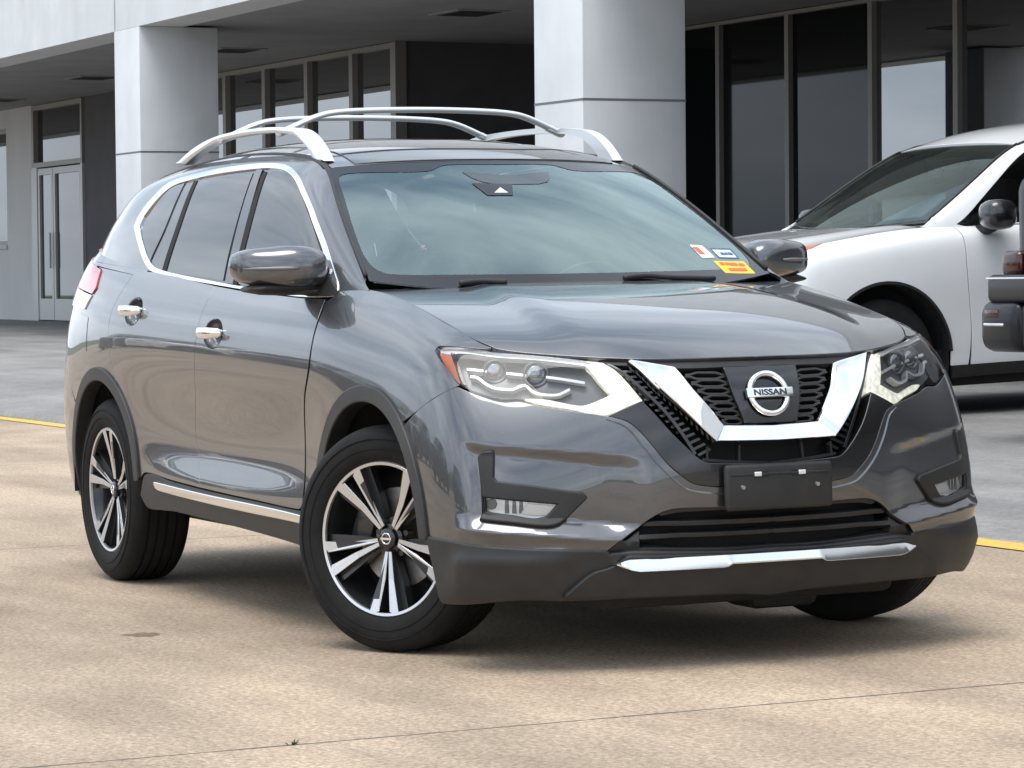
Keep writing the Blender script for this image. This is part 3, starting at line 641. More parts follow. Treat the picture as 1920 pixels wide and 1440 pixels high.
def chromeV():
    """thick chrome V: raised crown between bevelled edges"""
    out = A_px = np.array([(1176, 683), (1230, 732), (1290, 787), (1333, 827), (1348, 830)], float); inn = np.array([(1269, 689), (1299, 725), (1329, 759), (1356, 792), (1367, 795)], float)
    O = [A.uv(tuple(p), .0) for p in out]+[A.uv(('c', .656))]; I = [A.uv(tuple(p), .0) for p in inn]+[A.uv(('c', .709))]
    O = crom(O, 10); I = crom(I, 10); V = []; F = []; prof = [(0, -.03), (.0, .010), (.05, .024), (.08, .026), (.90, .004), (.95, .001), (1, -.006), (1, -.03)]
    for o, i in zip(O, I):
        for t, h in prof:
            uv = o+(i-o)*t; V.append(A.ev(uv[:1], uv[1:], h)[0])
    n = len(prof)
    for k in range(len(O)-1):
        for j in range(n-1): F.append((k*n+j, (k+1)*n+j, (k+1)*n+j+1, k*n+j+1))
    F.append(tuple(range(n)))
    V = np.array(V); F2 = [tuple(i+len(V) for i in f[::-1]) for f in F]
    o = mk('chrome_grille_bar', np.concatenate([V, V*[1, -1, 1]]), F+F2, 'chrome', car); bm = bmesh.new(); bm.from_mesh(o.data)
    bmesh.ops.remove_doubles(bm, verts=bm.verts, dist=.0005); bmesh.ops.recalc_face_normals(bm, faces=bm.faces); bm.to_mesh(o.data); bm.free(); o.data.set_sharp_from_angle(angle=rad(22)); return o
chromeV()
badge = one(A, 'badge_panel', 'gloss_black', car, [('c', .880), (1400, 687), (1356, 688), (1376, 740), (1397, 792), (1420, 793), ('c', .716)], off=-.004, lip=.03, rnd=.003)
g = Geo()
for r_ in range(7):                                                   # stacked hexagonal openings either side of the badge
    f = (r_+.5)/7.0
    L0 = np.array([1280, 697])*(1-f)+np.array([1360, 797])*f; L1 = np.array([1360, 697])*(1-f)+np.array([1398, 797])*f
    for sg in (-1, 1):
        pts = [L0+(L1-L0)*t+np.array([0, sg*(1.6+4.4*min(1, max(0, (min(t, 1-t)-.10)/.16)))]) for t in np.linspace(0, 1, 15)]
        P = np.array(pts); poly = [tuple(p+[0, -1.3]) for p in P]+[tuple(p+[0, 1.3]) for p in P[::-1]]
        gg_ = panel(A, poly, off=-.018, lip=.03, gap=0, grid=.02, step=.01, rnd=.002, corner=60); g.add(np.concatenate(gg_.V), np.concatenate(gg_.N), gg_.F)
g.obj('grille_mesh', 'black_plastic', car); g.obj('grille_mesh', 'black_plastic', car, True)
g = Geo()
for poly in ([(1318, 860), (1380, 864), ('c', .598), ('c', .590), (1380, 869), (1318, 864)], [(1325, 838), (1328, 838), (1328, 866), (1325, 866)], [(1385, 834), (1388, 834), (1388, 868), (1385, 868)]):
    gg_ = panel(A, poly, off=-.02, lip=.02, gap=0, grid=.03, step=.01, open_u=((0, 0.),)); g.add(np.concatenate(gg_.V), np.concatenate(gg_.N), gg_.F)
g.obj('lower_grille_bars', 'black_plastic', car); g.obj('lower_grille_bars', 'black_plastic', car, True)
# emblem: ring, bar and lettering
p0, n0 = at(A, ('c', .797), .0); n0 = np.array([n0[0], 0, n0[2]]); n0 /= np.linalg.norm(n0); uy = np.array([0, 1., 0]); uz = np.cross(n0, uy)
EM = Matrix([[uy[i], uz[i], n0[i], p0[i]] for i in range(3)]+[[0, 0, 0, 1]])
def ring_mesh(name, R, w, h, m, parent, mtx, z0=0., seg=64):
    V = []; F = []; pr = [(R-w, z0), (R-w*.8, z0+h*.8), (R-w*.3, z0+h), (R+w*.3, z0+h), (R+w*.8, z0+h*.8), (R+w, z0)]
    for k in range(seg):
        t = 2*math.pi*k/seg
        for r_, z in pr: V.append(mtx @ Vector((r_*math.cos(t), r_*math.sin(t), z)))
    n = len(pr)
    for k in range(seg):
        for j in range(n-1): F.append((k*n+j, ((k+1) % seg)*n+j, ((k+1) % seg)*n+j+1, k*n+j+1))
    return mk(name, V, F, m, parent)
def text_mesh(name, body, size, mtx, m, parent, ext=.001, bold=.0, sx=1.):
    cu = bpy.data.curves.new(name, 'FONT'); cu.body = body; cu.size = size; cu.align_x = 'CENTER'; cu.align_y = 'CENTER'; cu.extrude = ext; cu.offset = bold; cu.resolution_u = 3
    o = bpy.data.objects.new(name, cu); COL.objects.link(o); bpy.context.view_layer.update()
    me = bpy.data.meshes.new_from_object(o.evaluated_get(bpy.context.evaluated_depsgraph_get())); bpy.data.objects.remove(o)
    me.transform(mtx @ Matrix.Diagonal((sx, 1, 1, 1))); me.materials.clear(); me.materials.append(M[m]); me.name = name
    return link(bpy.data.objects.new(name, me), parent)
E2 = EM @ Matrix.Translation((0, 0, .002))
emb = ring_mesh('emblem', .0615, .0085, .009, 'chrome', badge.parent, E2); emb.parent = badge
bm = bmesh.new(); box(bm, (-.0775, -.0145, .0), (.0775, .0145, .013), .002, 2, E2); bmk('emblem_bar', bm, 'satin_chrome', badge, angle=40)
text_mesh('lettering', 'NISSAN', .026, EM @ Matrix.Translation((0, -.0005, .0158)), 'gloss_black', badge, .0006, .0007, 1.28)

# ---- lower grille, valance, bright strip, plate bracket
one(A, 'lower_grille_back', 'void_black', car, [('c', .49), (1277, 945), (1210, 968), (1125, 1040), (1190, 1046), ('c', .32)], off=-.06, lip=0)
one(A, 'lower_grille_frame', 'black_plastic', car, [('c', .484), (1364, 952), (1277, 954), (1248, 959), (1222, 972), (1193, 993), (1158, 1019), (1136, 1037), (1142, 1044), (1193, 1040), (1372, 1037), ('c', .330)],
    holes=[], off=-.035, lip=.02) if False else None
g = Geo()
for poly in ([(1136, 1036), (1160, 1018), (1197, 996), (1197, 1042), (1142, 1045)], [(1200, 1004), (1300, 1001), ('c', .394), ('c', .385), (1300, 1006), (1200, 1010)], [(1215, 980), (1300, 978), ('c', .429), ('c', .420), (1300, 984), (1205, 986)], [(1186, 1031), (1372, 1028), ('c', .348), ('c', .337), (1372, 1038), (1150, 1045)], [(1225, 958), (1277, 950), ('c', .478), ('c', .462), (1277, 959), (1240, 966)]):
    gg_ = panel(A, poly, off=-.012, lip=.035, gap=0, grid=.03, step=.012, rnd=.003, corner=25, open_u=((0, 0.),)); g.add(np.concatenate(gg_.V), np.concatenate(gg_.N), gg_.F)
g.obj('lower_grille', 'black_plastic', car); g.obj('lower_grille', 'black_plastic', car, True)
one(A, 'front_valance', 'cladding_plastic', car, [('c', .338), (1372, 1038), (1193, 1041), (1142, 1045), (1135, 1038), (1000, 1034), (877, 1025), (845, 1019), (800, 1010), (806, 1040), (815, 1080), (828, 1130), (900, 1130), (974, 1124), (1071, 1125), (1200, 1119), (1365, 1113), ('c', .212)], off=.006, lip=.035, rnd=.010, gap=0)
# splitter block with a step under the middle
one(A, 'chin_step', 'black_plastic', car, [('c', .326), (1376, 1042), (1180, 1047), (1150, 1066), (1110, 1080), (1060, 1122), (1200, 1118), (1365, 1112), ('c', .216)], off=.022, lip=.05, rnd=.006, gap=0)
V = []; F = []
for y in np.concatenate([np.linspace(-.505, -.44, 6), np.linspace(-.43, -.18, 10), [-.165, -.15], np.linspace(-.14, .14, 9), [.15, .165], np.linspace(.18, .43, 10), np.linspace(.44, .505, 6)]):
    xt = .948-.165*y*y; a_ = abs(y); zb_ = float(np.interp(a_, [0, .15, .168, .44, .465, .505], [.306, .306, .297, .297, .302, .318])); zt_ = float(np.interp(a_, [0, .47, .505], [.332, .332, .320])); w_ = float(np.interp(a_, [0, .47, .505], [.012, .012, .003]))
    V += [(xt-.03, y, zt_), (xt, y, zt_), (xt+w_, y, zb_+.004), (xt+w_, y, zb_), (xt-.03, y, zb_)]
n_ = len(V)//5
for i in range(n_-1): F += [(i*5+j, (i+1)*5+j, (i+1)*5+j+1, i*5+j+1) for j in range(4)]
F += [(0, 1, 2, 3, 4), tuple(range(n_*5-1, n_*5-6, -1))]
o = mk('bright_strip', V, F, 'satin_chrome', car); o.data.set_sharp_from_angle(angle=rad(25))
ribbon(A, 'bumper_edge', 'gunmetal_paint', car, [(1144, 783), (1182, 793), (1216, 828), (1250, 867), (1286, 897), (1306, 908), (1365, 913), ('c', .520)], [(1136, 786), (1172, 801), (1205, 838), (1238, 877), (1275, 910), (1302, 922), (1365, 928), ('c', .498)], -.014, .0035)
pb, nb = at(A, ('c', .53), .0)
bm = bmesh.new(); PM = Matrix.Translation((float(pb[0])+.004, 0, .528)) @ Matrix.Rotation(rad(-2), 4, 'Y')
box(bm, (0, -.180, -.068), (.024, .180, .068), .012, 3, PM); bracket = bmk('plate_bracket', bm, 'black_plastic', car, angle=40)
bm = bmesh.new(); box(bm, (.0235, -.165, .034), (.0265, .165, .040), .001, 1, PM); bmk('bracket_lip', bm, 'black_plastic', bracket)
for yy in (-.062, .062):
    bm = bmesh.new(); box(bm, (.022, yy-.022, .028), (.0255, yy+.022, .046), 0, 1, PM); bmk('slot', bm, 'void_black', bracket)
    bm = bmesh.new(); box(bm, (.022, yy*1.0+math.copysign(.012, yy)-.012, .031), (.028, yy+math.copysign(.012, yy)+.012, .044), .002, 1, PM); bmk('clip', bm, 'reflector_silver', bracket)
for yy in (-.125, .125):
    bm = bmesh.new(); bmesh.ops.create_cone(bm, cap_ends=True, segments=12, radius1=.0085, radius2=.006, depth=.006, matrix=PM @ Matrix.Translation((.026, yy, .0)) @ Matrix.Rotation(rad(90), 4, 'Y')); bmk('screw', bm, 'satin_chrome', bracket)

# ---- wheel arch flares and liners
for cx, a0, a1 in ((0., 172, 4), (-2.706, 8, 186)):
    def ar(r, x0, x1): return [('s', cx+r*math.cos(rad(a)), .353+r*math.sin(rad(a))) for a in np.linspace(x0, x1, 22)]
    both(A, 'wheel_arch_trim', 'cladding_plastic', car, ar(.470, a0, a1)+ar(.428, a1, a0), off=.010, lip=.06, gap=0, rnd=.006, grid=.02)
    V = []; F = []; ns = 40
    for k in range(ns+1):
        a = rad(-4+188*k/ns)
        for y in (.875, .45): V.append((cx+.44*math.cos(a), -y, .353+.44*math.sin(a)))
        V.append((cx+.0*math.cos(a), -.45, .353))
    for k in range(ns):
        for j in range(2): F.append((k*3+j, k*3+j+1, k*3+j+4, k*3+j+3))
    V = np.array(V); mk('wheel_arch_liner', V, F, 'void_black', car); mk('wheel_arch_liner', V*[1, -1, 1], F, 'void_black', car)

# ---- greenhouse: painted side frame, chrome surround, glass, pillars
DLO = [(632, 544), (628, 556), (590, 563), (540, 557), (457, 547), (350, 527), (300, 515), (280, 505), (268, 486), (258, 455), (251, 424), (262, 400), (290, 365), (318, 341), (353, 328.5), (457, 309), (500, 305.5), (530, 308), (546, 315), (559, 330), (572, 358), (589, 399), (612, 462), (630, 522)]
D_in = [tuple(p) for p in inset(np.array(DLO, float), 8.2)]
both(Gs, 'roof_side_frame', 'gunmetal_paint', car, [('uv', u, 0.) for u in np.linspace(0.02, 9.98, 16)]+[('uv', 9.98, 2.5), ('uv', 9.98, 4.98)]+[('uv', u, 4.98) for u in np.linspace(9.5, .05, 18)]+[('uv', .02, 2.5)], holes=[DLO], lip=.012, grid=.03, open_u=((1, 0.),))
both(Gs, 'window_trim', 'chrome', car, DLO, holes=[D_in], off=.004, lip=.014, gap=0, rnd=.003, grid=.02)
both(Gs, 'window_seal', 'gloss_black', car, D_in, off=-.004, lip=.0, gap=-.002)
def glass(name, px): return both(Gs, name, 'side_glass', car, px, off=.0, lip=.006, gap=0, rnd=.001)
glass('front_door_window', [(494, 326), (525, 322), (540, 328), (552, 340), (566, 369), (588, 430), (605, 482), (617, 520), (618, 552), (590, 554), (540, 549), (438, 530), (460, 430)])
glass('rear_door_window', [(363, 341), (420, 331), (474, 324.5), (440, 430), (418, 526), (360, 517), (306, 509), (330, 425)])
glass('quarter_window', [(346, 343), (322, 352), (300, 374), (270, 418), (267, 440), (274, 470), (281, 489), (310, 425)])
both(Gs, 'window_divider', 'void_black', car, [(364, 339), (369.5, 339), (337, 425), (310, 511), (303, 509), (330, 425)], off=.003, lip=.004, gap=0)
both(Gs, 'window_divider', 'void_black', car, [(494, 323), (500, 322), (467, 430), (444, 533), (437, 532), (460, 428)], off=.003, lip=.004, gap=0)
both(Gs, 'pillar_cover', 'gloss_black', car, [(481, 318), (492, 318), (459, 428), (436, 532), (424, 530), (444, 428)], off=.004, lip=.008, gap=0)
both(Gs, 'mirror_sail', 'black_plastic', car, [(606, 478), (632, 545), (630, 553), (596, 553), (598, 520)], off=.006, lip=.01, gap=0, corner=20)

# painted strip that closes the joint between the quarter panel and the roof side
ut = np.linspace(0, 10, 400); gx = Gs.ev(ut, ut*0)[:, 0]; V = []; F = []
ua = np.linspace(13.9, 16.9, 24); pa = A.ev(ua, ua*0+10.); pa2 = A.ev(ua, ua*0+9.7, -.002)
for a, a2 in zip(pa, pa2):
    k = int(np.argmin(abs(gx-a[0]))); V += [a2, a, Gs.ev([ut[k]], [0.])[0], Gs.ev([ut[k]], [.25], -.002)[0]]
for i in range(len(pa)-1): F += [(i*4+j, i*4+j+1, i*4+j+5, i*4+j+4) for j in range(3)]
V = np.array(V); mk('belt_strip', V, F, 'gunmetal_paint', car); mk('belt_strip', V*[1, -1, 1], [f[::-1] for f in F], 'gunmetal_paint', car)
# ---- windshield, its black border, cowl, roof
one(Ws, 'windshield', 'windshield_glass', car, [('uv', 0, 0), ('uv', 0, 3), ('uv', 0.02, 5.93), ('uv', 1, 5.93), ('uv', 3, 5.93), ('uv', 4.98, 5.93), ('uv', 4.98, 3), ('uv', 4.98, 0)], lip=.004) if False else None
ws = panel(Ws, [('uv', 0, 0), ('uv', 0, 3), ('uv', 0.02, 5.9), ('uv', 1, 5.9), ('uv', 3, 5.9), ('uv', 4.97, 5.88), ('uv', 4.97, 3), ('uv', 4.97, 0)], joined=True, open_u=((1, 0.),), lip=.004, grid=.04).obj('windshield', 'windshield_glass', car)
fr_out = [('uv', 0, 0), ('uv', 0, 3), ('uv', 0.02, 5.95), ('uv', 1, 5.95), ('uv', 3, 5.95), ('uv', 4.985, 5.92), ('uv', 4.985, 3), ('uv', 4.985, 0)]
fr_in = [('uv', 4.80, 0), ('uv', 4.80, 2), (800, 321), (655, 325), (636, 332), (648, 378), (675, 462), (688, 487), (703, 503), (727, 513), (850, 515), (960, 514), ('uv', Ws.uv((1066, 513))[0], 0)]
panel(Ws, fr_out+fr_in, off=.0012, lip=0, gap=0, grid=.03, open_u=((1, 0.),), joined=True, corner=60).obj('black_border', 'frit_black', ws)
V = [(-.40, -.74, 1.10), (-.40, .74, 1.10), (-.10, .70, 1.06), (-.10, -.70, 1.06)]
bm = bmesh.new(); box(bm, (-.42, -.70, 1.0), (-.20, .70, 1.075), .01); bmk('cowl', bm, 'black_plastic', car)
roof = panel(Rf, [('uv', .03, 0), ('uv', .03, 3), ('uv', .03, 5.80), ('uv', 2, 5.80), ('uv', 4, 5.80), ('uv', 6.97, 5.78), ('uv', 6.97, 3), ('uv', 6.97, 0)], joined=True, open_u=((1, 0.),), lip=.02, grid=.05, rnd=.004).obj('roof', 'gunmetal_paint', car)
panel(Rf, [('uv', .03, 0), ('uv', .03, 3), ('uv', .04, 5.0), ('uv', 2, 4.9), ('uv', 4.9, 4.7), ('uv', 5.1, 4.4), ('uv', 5.1, 3), ('uv', 5.1, 0)], off=.004, joined=True, open_u=((1, 0.),), lip=.004, grid=.05, gap=0).obj('sunroof_glass', 'side_glass', roof)
for k in (-1, 1):
    pts = [gtop(u)*[1, k, 1]+[0, -k*.006, -.004] for u in np.linspace(3.0, 9.9, 24)]
    tube('roof_molding', pts, .016, 'black_plastic', car, 8, flat=.5)
    pts = [gtop(u)*[1, k, 1]+[0, -k*.001, .004] for u in np.linspace(0.1, 3.0, 16)]
    tube('windshield_molding', pts, .007, 'black_plastic', car, 8)
    # roof rails: legs and bar in one profile
    top = crom([(-1.085, 1.560), (-1.135, 1.600), (-1.20, 1.640), (-1.285, 1.672), (-1.40, 1.688), (-1.66, 1.703), (-2.0, 1.704), (-2.27, 1.692), (-2.50, 1.660), (-2.70, 1.612)], 4)
    bot = crom([(-2.60, 1.602), (-2.46, 1.636), (-2.26, 1.669), (-2.0, 1.684), (-1.66, 1.683), (-1.44, 1.669), (-1.34, 1.650), (-1.25, 1.612), (-1.20, 1.575), (-1.185, 1.562)], 4)
    poly = np.concatenate([top, bot]); bm = bmesh.new()
    prism(bm, [tuple(p) for p in poly], lambda a, b, d: (a-.045, k*(.574+(a+1.1)*.012-d), b), .036, -.008, .008); o = bmk('roof_rail', bm, 'rail_silver', car, angle=50)
    bm = bmesh.new(); bm.from_mesh(o.data); bmesh.ops.recalc_face_normals(bm, faces=bm.faces); bm.to_mesh(o.data); bm.free()
for xx, zz in ((-1.60, 0.), (-2.22, .002)):
    pts = crom([(xx, -.565, 1.672+zz), (xx, -.52, 1.694+zz), (xx, -.42, 1.735+zz), (xx, -.34, 1.752+zz), (xx, -.2, 1.760+zz), (xx, 0, 1.763+zz), (xx, .2, 1.760+zz), (xx, .34, 1.752+zz), (xx, .42, 1.735+zz), (xx, .52, 1.694+zz), (xx, .565, 1.672+zz)], 6)
    bar = tube('roof_cross_bar', pts, .026, 'rail_silver', car, 12, flat=.42)
    for k in (-1, 1):
        bm = bmesh.new(); box(bm, (xx-.022, -.035, -.010), (xx+.022, .035, .012), .006, 2); bmesh.ops.transform(bm, matrix=Matrix.Translation((0, k*.535, 1.685+zz)) @ Matrix.Rotation(k*rad(-24), 4, 'X'), verts=bm.verts); bmk('bar_clamp', bm, 'rail_silver', bar, angle=40)

T_ = np.linspace(0, 1, 6)
RW = Surf([[ (1-f)*(A.ev([20-3.*t], [10.])[0]*[1, -1, 1])+f*(Rf.ev([7.], [6.*t])[0]*[1, -1, 1])+np.array([-.03*math.sin(math.pi*f), 0, 0]) for t in T_] for f in (0, .33, .67, 1)], sgn=-1, mir_v0=True)
panel(RW, [('uv', 0, 0), ('uv', 0, 5), ('uv', 3, 5), ('uv', 3, 0)], joined=True, open_u=((1, 0.),), grid=.06).obj('rear_window', 'side_glass', car)
# ---- door mirrors
def mirror(k):
    secs = [(.792, .055, .040, -.632, 1.188), (.805, .085, .056, -.638, 1.191), (.85, .106, .067, -.650, 1.197), (.91, .110, .069, -.663, 1.199), (.97, .104, .063, -.683, 1.199), (1.02, .090, .058, -.702, 1.199), (1.052, .070, .048, -.714, 1.200), (1.068, .045, .034, -.724, 1.203), (1.076, .014, .012, -.728, 1.205)]
    secs = crom(secs, 4); V = []; F = []; n = 28
    for y, dx, dz, xc, zc in secs:
        for j in range(n):
            t = 2*math.pi*j/n; c, s = math.cos(t), math.sin(t); px = math.copysign(abs(c)**.62, c); pz = math.copysign(abs(s)**(.72 if s > 0 else .45), s)
            x = xc+dx*px*(1. if px > 0 else .45); V.append((x, k*y, zc+dz*pz))
    for i in range(len(secs)-1):
        for j in range(n): F.append((i*n+j, i*n+(j+1) % n, (i+1)*n+(j+1) % n, (i+1)*n+j))
    F.append(tuple(range(n))); F.append(tuple((len(secs)-1)*n+j for j in range(n)))
    o = mk('door_mirror', V, F, 'gunmetal_paint', car); bm = bmesh.new(); bm.from_mesh(o.data); bmesh.ops.recalc_face_normals(bm, faces=bm.faces); bm.to_mesh(o.data); bm.free()
    V = []; F = []
    for i, (y, dz) in enumerate(((.79, .020), (.86, .026), (.93, .026), (.99, .022), (1.03, .01))):
        for j in range(16):
            t = 2*math.pi*j/16; V.append((-.66-(y-.8)*.12+.072*math.cos(t), k*y, 1.122+.3*dz+dz*math.sin(t)))
    for i in range(4):
        for j in range(16): F.append((i*16+j, i*16+(j+1) % 16, (i+1)*16+(j+1) % 16, (i+1)*16+j))
    F += [tuple(range(16)), tuple(64+j for j in range(16))]
    q = mk('mirror_base', V, F, 'black_plastic', o); bm = bmesh.new(); bm.from_mesh(q.data); bmesh.ops.recalc_face_normals(bm, faces=bm.faces); bm.to_mesh(q.data); bm.free()
    tube('mirror_arm', [(-.60, k*.76, 1.118), (-.62, k*.82, 1.117), (-.64, k*.88, 1.122)], [.030, .028, .03], 'black_plastic', o, 10, flat=.6)
    pts = []; 
    for y in np.linspace(.90, 1.055, 8):
        dx, zc, xc = np.interp(y, secs[:, 0], secs[:, 1]), 1.196, np.interp(y, secs[:, 0], secs[:, 3]); pts.append((xc+dx*(.985 if y < 1.04 else .93)+.002, k*y, zc-.004))
    tube('turn_signal', pts, [.004, .006, .007, .007, .006, .006, .005, .004], 'lamp_housing', o, 8)
    V = [(-.715, k*.83, 1.14), (-.735, k*1.03, 1.145), (-.735, k*1.03, 1.235), (-.715, k*.83, 1.245)]; mk('mirror_glass', V, [(0, 1, 2, 3)], 'chrome', o)
    return o
mirror(-1); mirror(1)

# ---- door handles over scooped cups
for nm, q in (('front_door', (399, 626)), ('rear_door', (250, 584))):
    p, n = at(A, q, .0); dsel = [c for c in car.children if c.name.split('.')[0] == nm]
    g = Geo(); R_ = [(1., .0005), (.93, -.004), (.75, -.022), (.45, -.034), (.0, -.036)]; V = []; NN = []; F = []
    for rr, dep in R_:
        for j in range(20):
            t = 2*math.pi*j/20; uv_ = A.uv(('s', p[0]+rr*HR*math.cos(t), p[2]+rr*.052*math.sin(t))); V.append(A.ev([uv_[0]], [uv_[1]], dep)[0])
    for i in range(len(R_)-1):
        for j in range(20): F.append((i*20+j, i*20+(j+1) % 20, (i+1)*20+(j+1) % 20, (i+1)*20+j))
    V = np.array(V)
    for k, dr in zip((1, -1), dsel):
        mk('handle_cup', V*[1, k, 1], F if k == 1 else [f[::-1] for f in F], 'gunmetal_paint', dr)
        S = np.array([1, k, 1.]); x0, y0, z0 = p; VV = []; FF = []
        pr = crom([(-.088, .002, .013), (-.075, .024, .017), (-.045, .036, .020), (.02, .038, .0205), (.055, .032, .019), (.074, .014, .016), (.080, .0, .010)], 4)
        for dx, dy, hz in pr:
            for j in range(12): t = 2*math.pi*j/12; VV.append(np.array([x0+dx*1.12+.004, y0-(dy+.008*math.cos(t)), z0+.004+hz*math.sin(t)])*S)
        for i in range(len(pr)-1):
            for j in range(12): FF.append((i*12+j, i*12+(j+1) % 12, (i+1)*12+(j+1) % 12, (i+1)*12+j))
        FF += [tuple(range(12)), tuple((len(pr)-1)*12+j for j in range(12))]
        h = mk('handle', VV, FF, 'chrome', dr); bm = bmesh.new(); bm.from_mesh(h.data); bmesh.ops.recalc_face_normals(bm, faces=bm.faces); bm.to_mesh(h.data); bm.free()

# ---- wheels
def wheel(mtx, phase):
    R0 = .352
    disc = lathe('wheel', [(.05, -.03), (.20, -.03), (.222, -.045), (.226, .0), (.232, .07), (.244, .095), (.246, .104), (.238, .108), (.230, .10)], 'alloy_dark', car, mtx)
    tp = [(.236, .098), (.248, .112), (.270, .119), (.300, .121), (.322, .116), (.338, .104), (.348, .090), (.3515, .078)]
    for y in (.055, .018, -.018, -.055): tp += [(.352, y+.006), (.3435, y+.005), (.3435, y-.005), (.352, y-.006)]
    tp += [(.3515, -.078), (.348, -.09), (.338, -.104), (.322, -.116), (.27, -.119), (.236, -.098)]
    lathe('tyre', tp, 'rubber', disc, mtx, 96)
    for rr in (.281, .311): lathe('tyre_ridge', [(rr-.002, .1185), (rr-.001, .1225), (rr+.001, .1225), (rr+.002, .1185)], 'rubber', disc, mtx, 72)
    lathe('rim_lip', [(.2285, .098), (.2295, .1065), (.238, .1085), (.2425, .104)], 'alloy_machined', disc, mtx, 80)
    lathe('brake_disc', [(.06, .012), (.075, .02), (.155, .02), (.158, .010), (.155, .0)], 'brake_steel', disc, mtx, 48)
    bm = bmesh.new()
    for a in np.linspace(rad(200), rad(275), 9): pass
    box(bm, (-.17, -.01, -.06), (-.09, .045, .06), .012, 2, mtx @ Matrix.Rotation(rad(20), 4, 'Y')); bmk('brake_caliper', bm, 'alloy_dark', disc, angle=40)
    faces = bmesh.new(); sides = bmesh.new()
    for k in range(5):
        for sg in (-1, 1):
            th = rad(phase+72*k)
            r0, r1, r2 = .040, .125, .231
            def dirp(r, off): return (r*math.cos(th)-off*math.sin(th), r*math.sin(th)+off*math.cos(th))
            c0, c1, c2 = .0065*sg, .0165*sg, .0385*sg; w0, w1, w2 = .0062, .0108, .0182
            poly = [dirp(r0, c0-w0), dirp(r1, c1-w1), dirp(r2*.97, c2-w2), dirp(r2, c2), dirp(r2*.965, c2+w2), dirp(r1, c1+w1), dirp(r0, c0+w0)]
            def fn(a, b, d):
                r = math.hypot(a, b); return mtx @ Vector((a, d+.088+.018*(r/.23)**2-.012*(1-r/.23), b))
            prism(sides, poly, fn, -.05, 0.0)
            ins = inset(np.array(poly), .0012)
            vs = [faces.verts.new(fn(a, b, .0012)) for a, b in ins]; v2 = [faces.verts.new(fn(a, b, -.0003)) for a, b in poly]; faces.faces.new(vs)
            for i in range(len(vs)): faces.faces.new((v2[i], v2[(i+1) % len(vs)], vs[(i+1) % len(vs)], vs[i]))
            # dark stepped shoulder beside each blade
            s2 = [dirp(.06, c0*1.5+sg*.008), dirp(.13, c1+sg*.030), dirp(.222, c2+sg*.040), dirp(.222, c2+sg*.015), dirp(.13, c1+sg*.008)]
            def fn2(a, b, d): r = math.hypot(a, b); return mtx @ Vector((a, d+.062+.02*(r/.23)**2, b))
            prism(sides, s2, fn2, -.03, 0.0)
    for b_ in (faces, sides): bmesh.ops.recalc_face_normals(b_, faces=b_.faces)
    bmk('spokes', sides, 'alloy_dark', disc); bmk('spoke_faces', faces, 'alloy_machined', disc)
    cap = lathe('hub_cap', [(.0, .089), (.026, .0885), (.031, .085), (.033, .07), (.045, .066), (.048, .05)], 'gloss_black', disc, mtx, 32)
    HM = mtx @ Matrix.Translation((0, .0895, 0)) @ Matrix.Rotation(rad(-90), 4, 'X') @ Matrix.Rotation(rad(180), 4, 'Z')
    ring_mesh('cap_emblem', .0165, .0022, .002, 'chrome', disc, HM, 0., 24)
    bm = bmesh.new(); box(bm, (-.021, -.0036, 0), (.021, .0036, .0028), .0006, 1, HM); bmk('cap_emblem_bar', bm, 'chrome', disc)
    for k in range(5):
        a = rad(phase+36+72*k); bm = bmesh.new(); bmesh.ops.create_cone(bm, cap_ends=True, segments=6, radius1=.010, radius2=.009, depth=.03, matrix=mtx @ Matrix.Translation((.056*math.cos(a), .045, .056*math.sin(a))) @ Matrix.Rotation(rad(90), 4, 'X')); bmk('lug_nut', bm, 'alloy_dark', disc)
    return disc
STEER = 29
flip = Matrix.Rotation(math.pi, 4, 'Z')
for x, y, st, ph in ((-.015, -.778, STEER, 270), (.02, .80, STEER+6, 100), (-2.706, -.768, 0, 90), (-2.706, .768, 0, 90)):
    mt = Matrix.Translation((x, y, .352)) @ Matrix.Rotation(rad(st), 4, 'Z')
    if y < 0: mt = mt @ Matrix.Diagonal((1, -1, 1, 1))
    w = wheel(mt, ph if y < 0 else ph)
    if y < 0:
        for o in [w]+list(w.children): o.data.flip_normals()

# ---- underbody, wipers, interior, stickers
bm = bmesh.new(); box(bm, (-3.45, -.62, .24), (.62, .62, .40), .02); box(bm, (-2.12, -.76, .275), (-.60, .76, .36), .02); box(bm, (.30, -.50, .175), (.80, .50, .33), .03)
bmk('underbody', bm, 'void_black', car)
bm = bmesh.new(); box(bm, (-.3, -.60, .55), (.62, .60, .86), .02); bmk('engine_bay', bm, 'void_black', car)
bm = bmesh.new(); box(bm, (.02, .34, .12), (.30, .50, .30), .03); bmk('suspension_arm', bm, 'black_plastic', car)
bm = bmesh.new(); box(bm, (.42, .10, .125), (.62, .34, .24), .03); bmk('skid_bracket', bm, 'black_plastic', car)
for pts in ([(862, 531), (900, 527), (950, 529)], [(1170, 521), (1210, 517), (1260, 520), (1340, 522)]):
    P = []
    for q in pts:
        u, v = Ws.uv(q, .012) if q[0] < 1000 else (None, None)
        if u is None:
            d = CF+CR*(q[0]-960)/FPX-CU*(q[1]-720)/FPX; d = d*[1, -1, 1]; u, v = Ws.cast(CP*[1, -1, 1], d, .012); P.append(Ws.ev([u], [v], .012)[0]*[1, -1, 1])
        else: P.append(Ws.ev([u], [v], .012)[0])
    tube('wiper', crom(P, 5), .009, 'black_plastic', car, 8)
bm = bmesh.new(); box(bm, (-.95, -.66, .78), (-.45, .66, 1.055), .05, 3); dash = bmk('dashboard', bm, 'seat_cloth', car, angle=40)
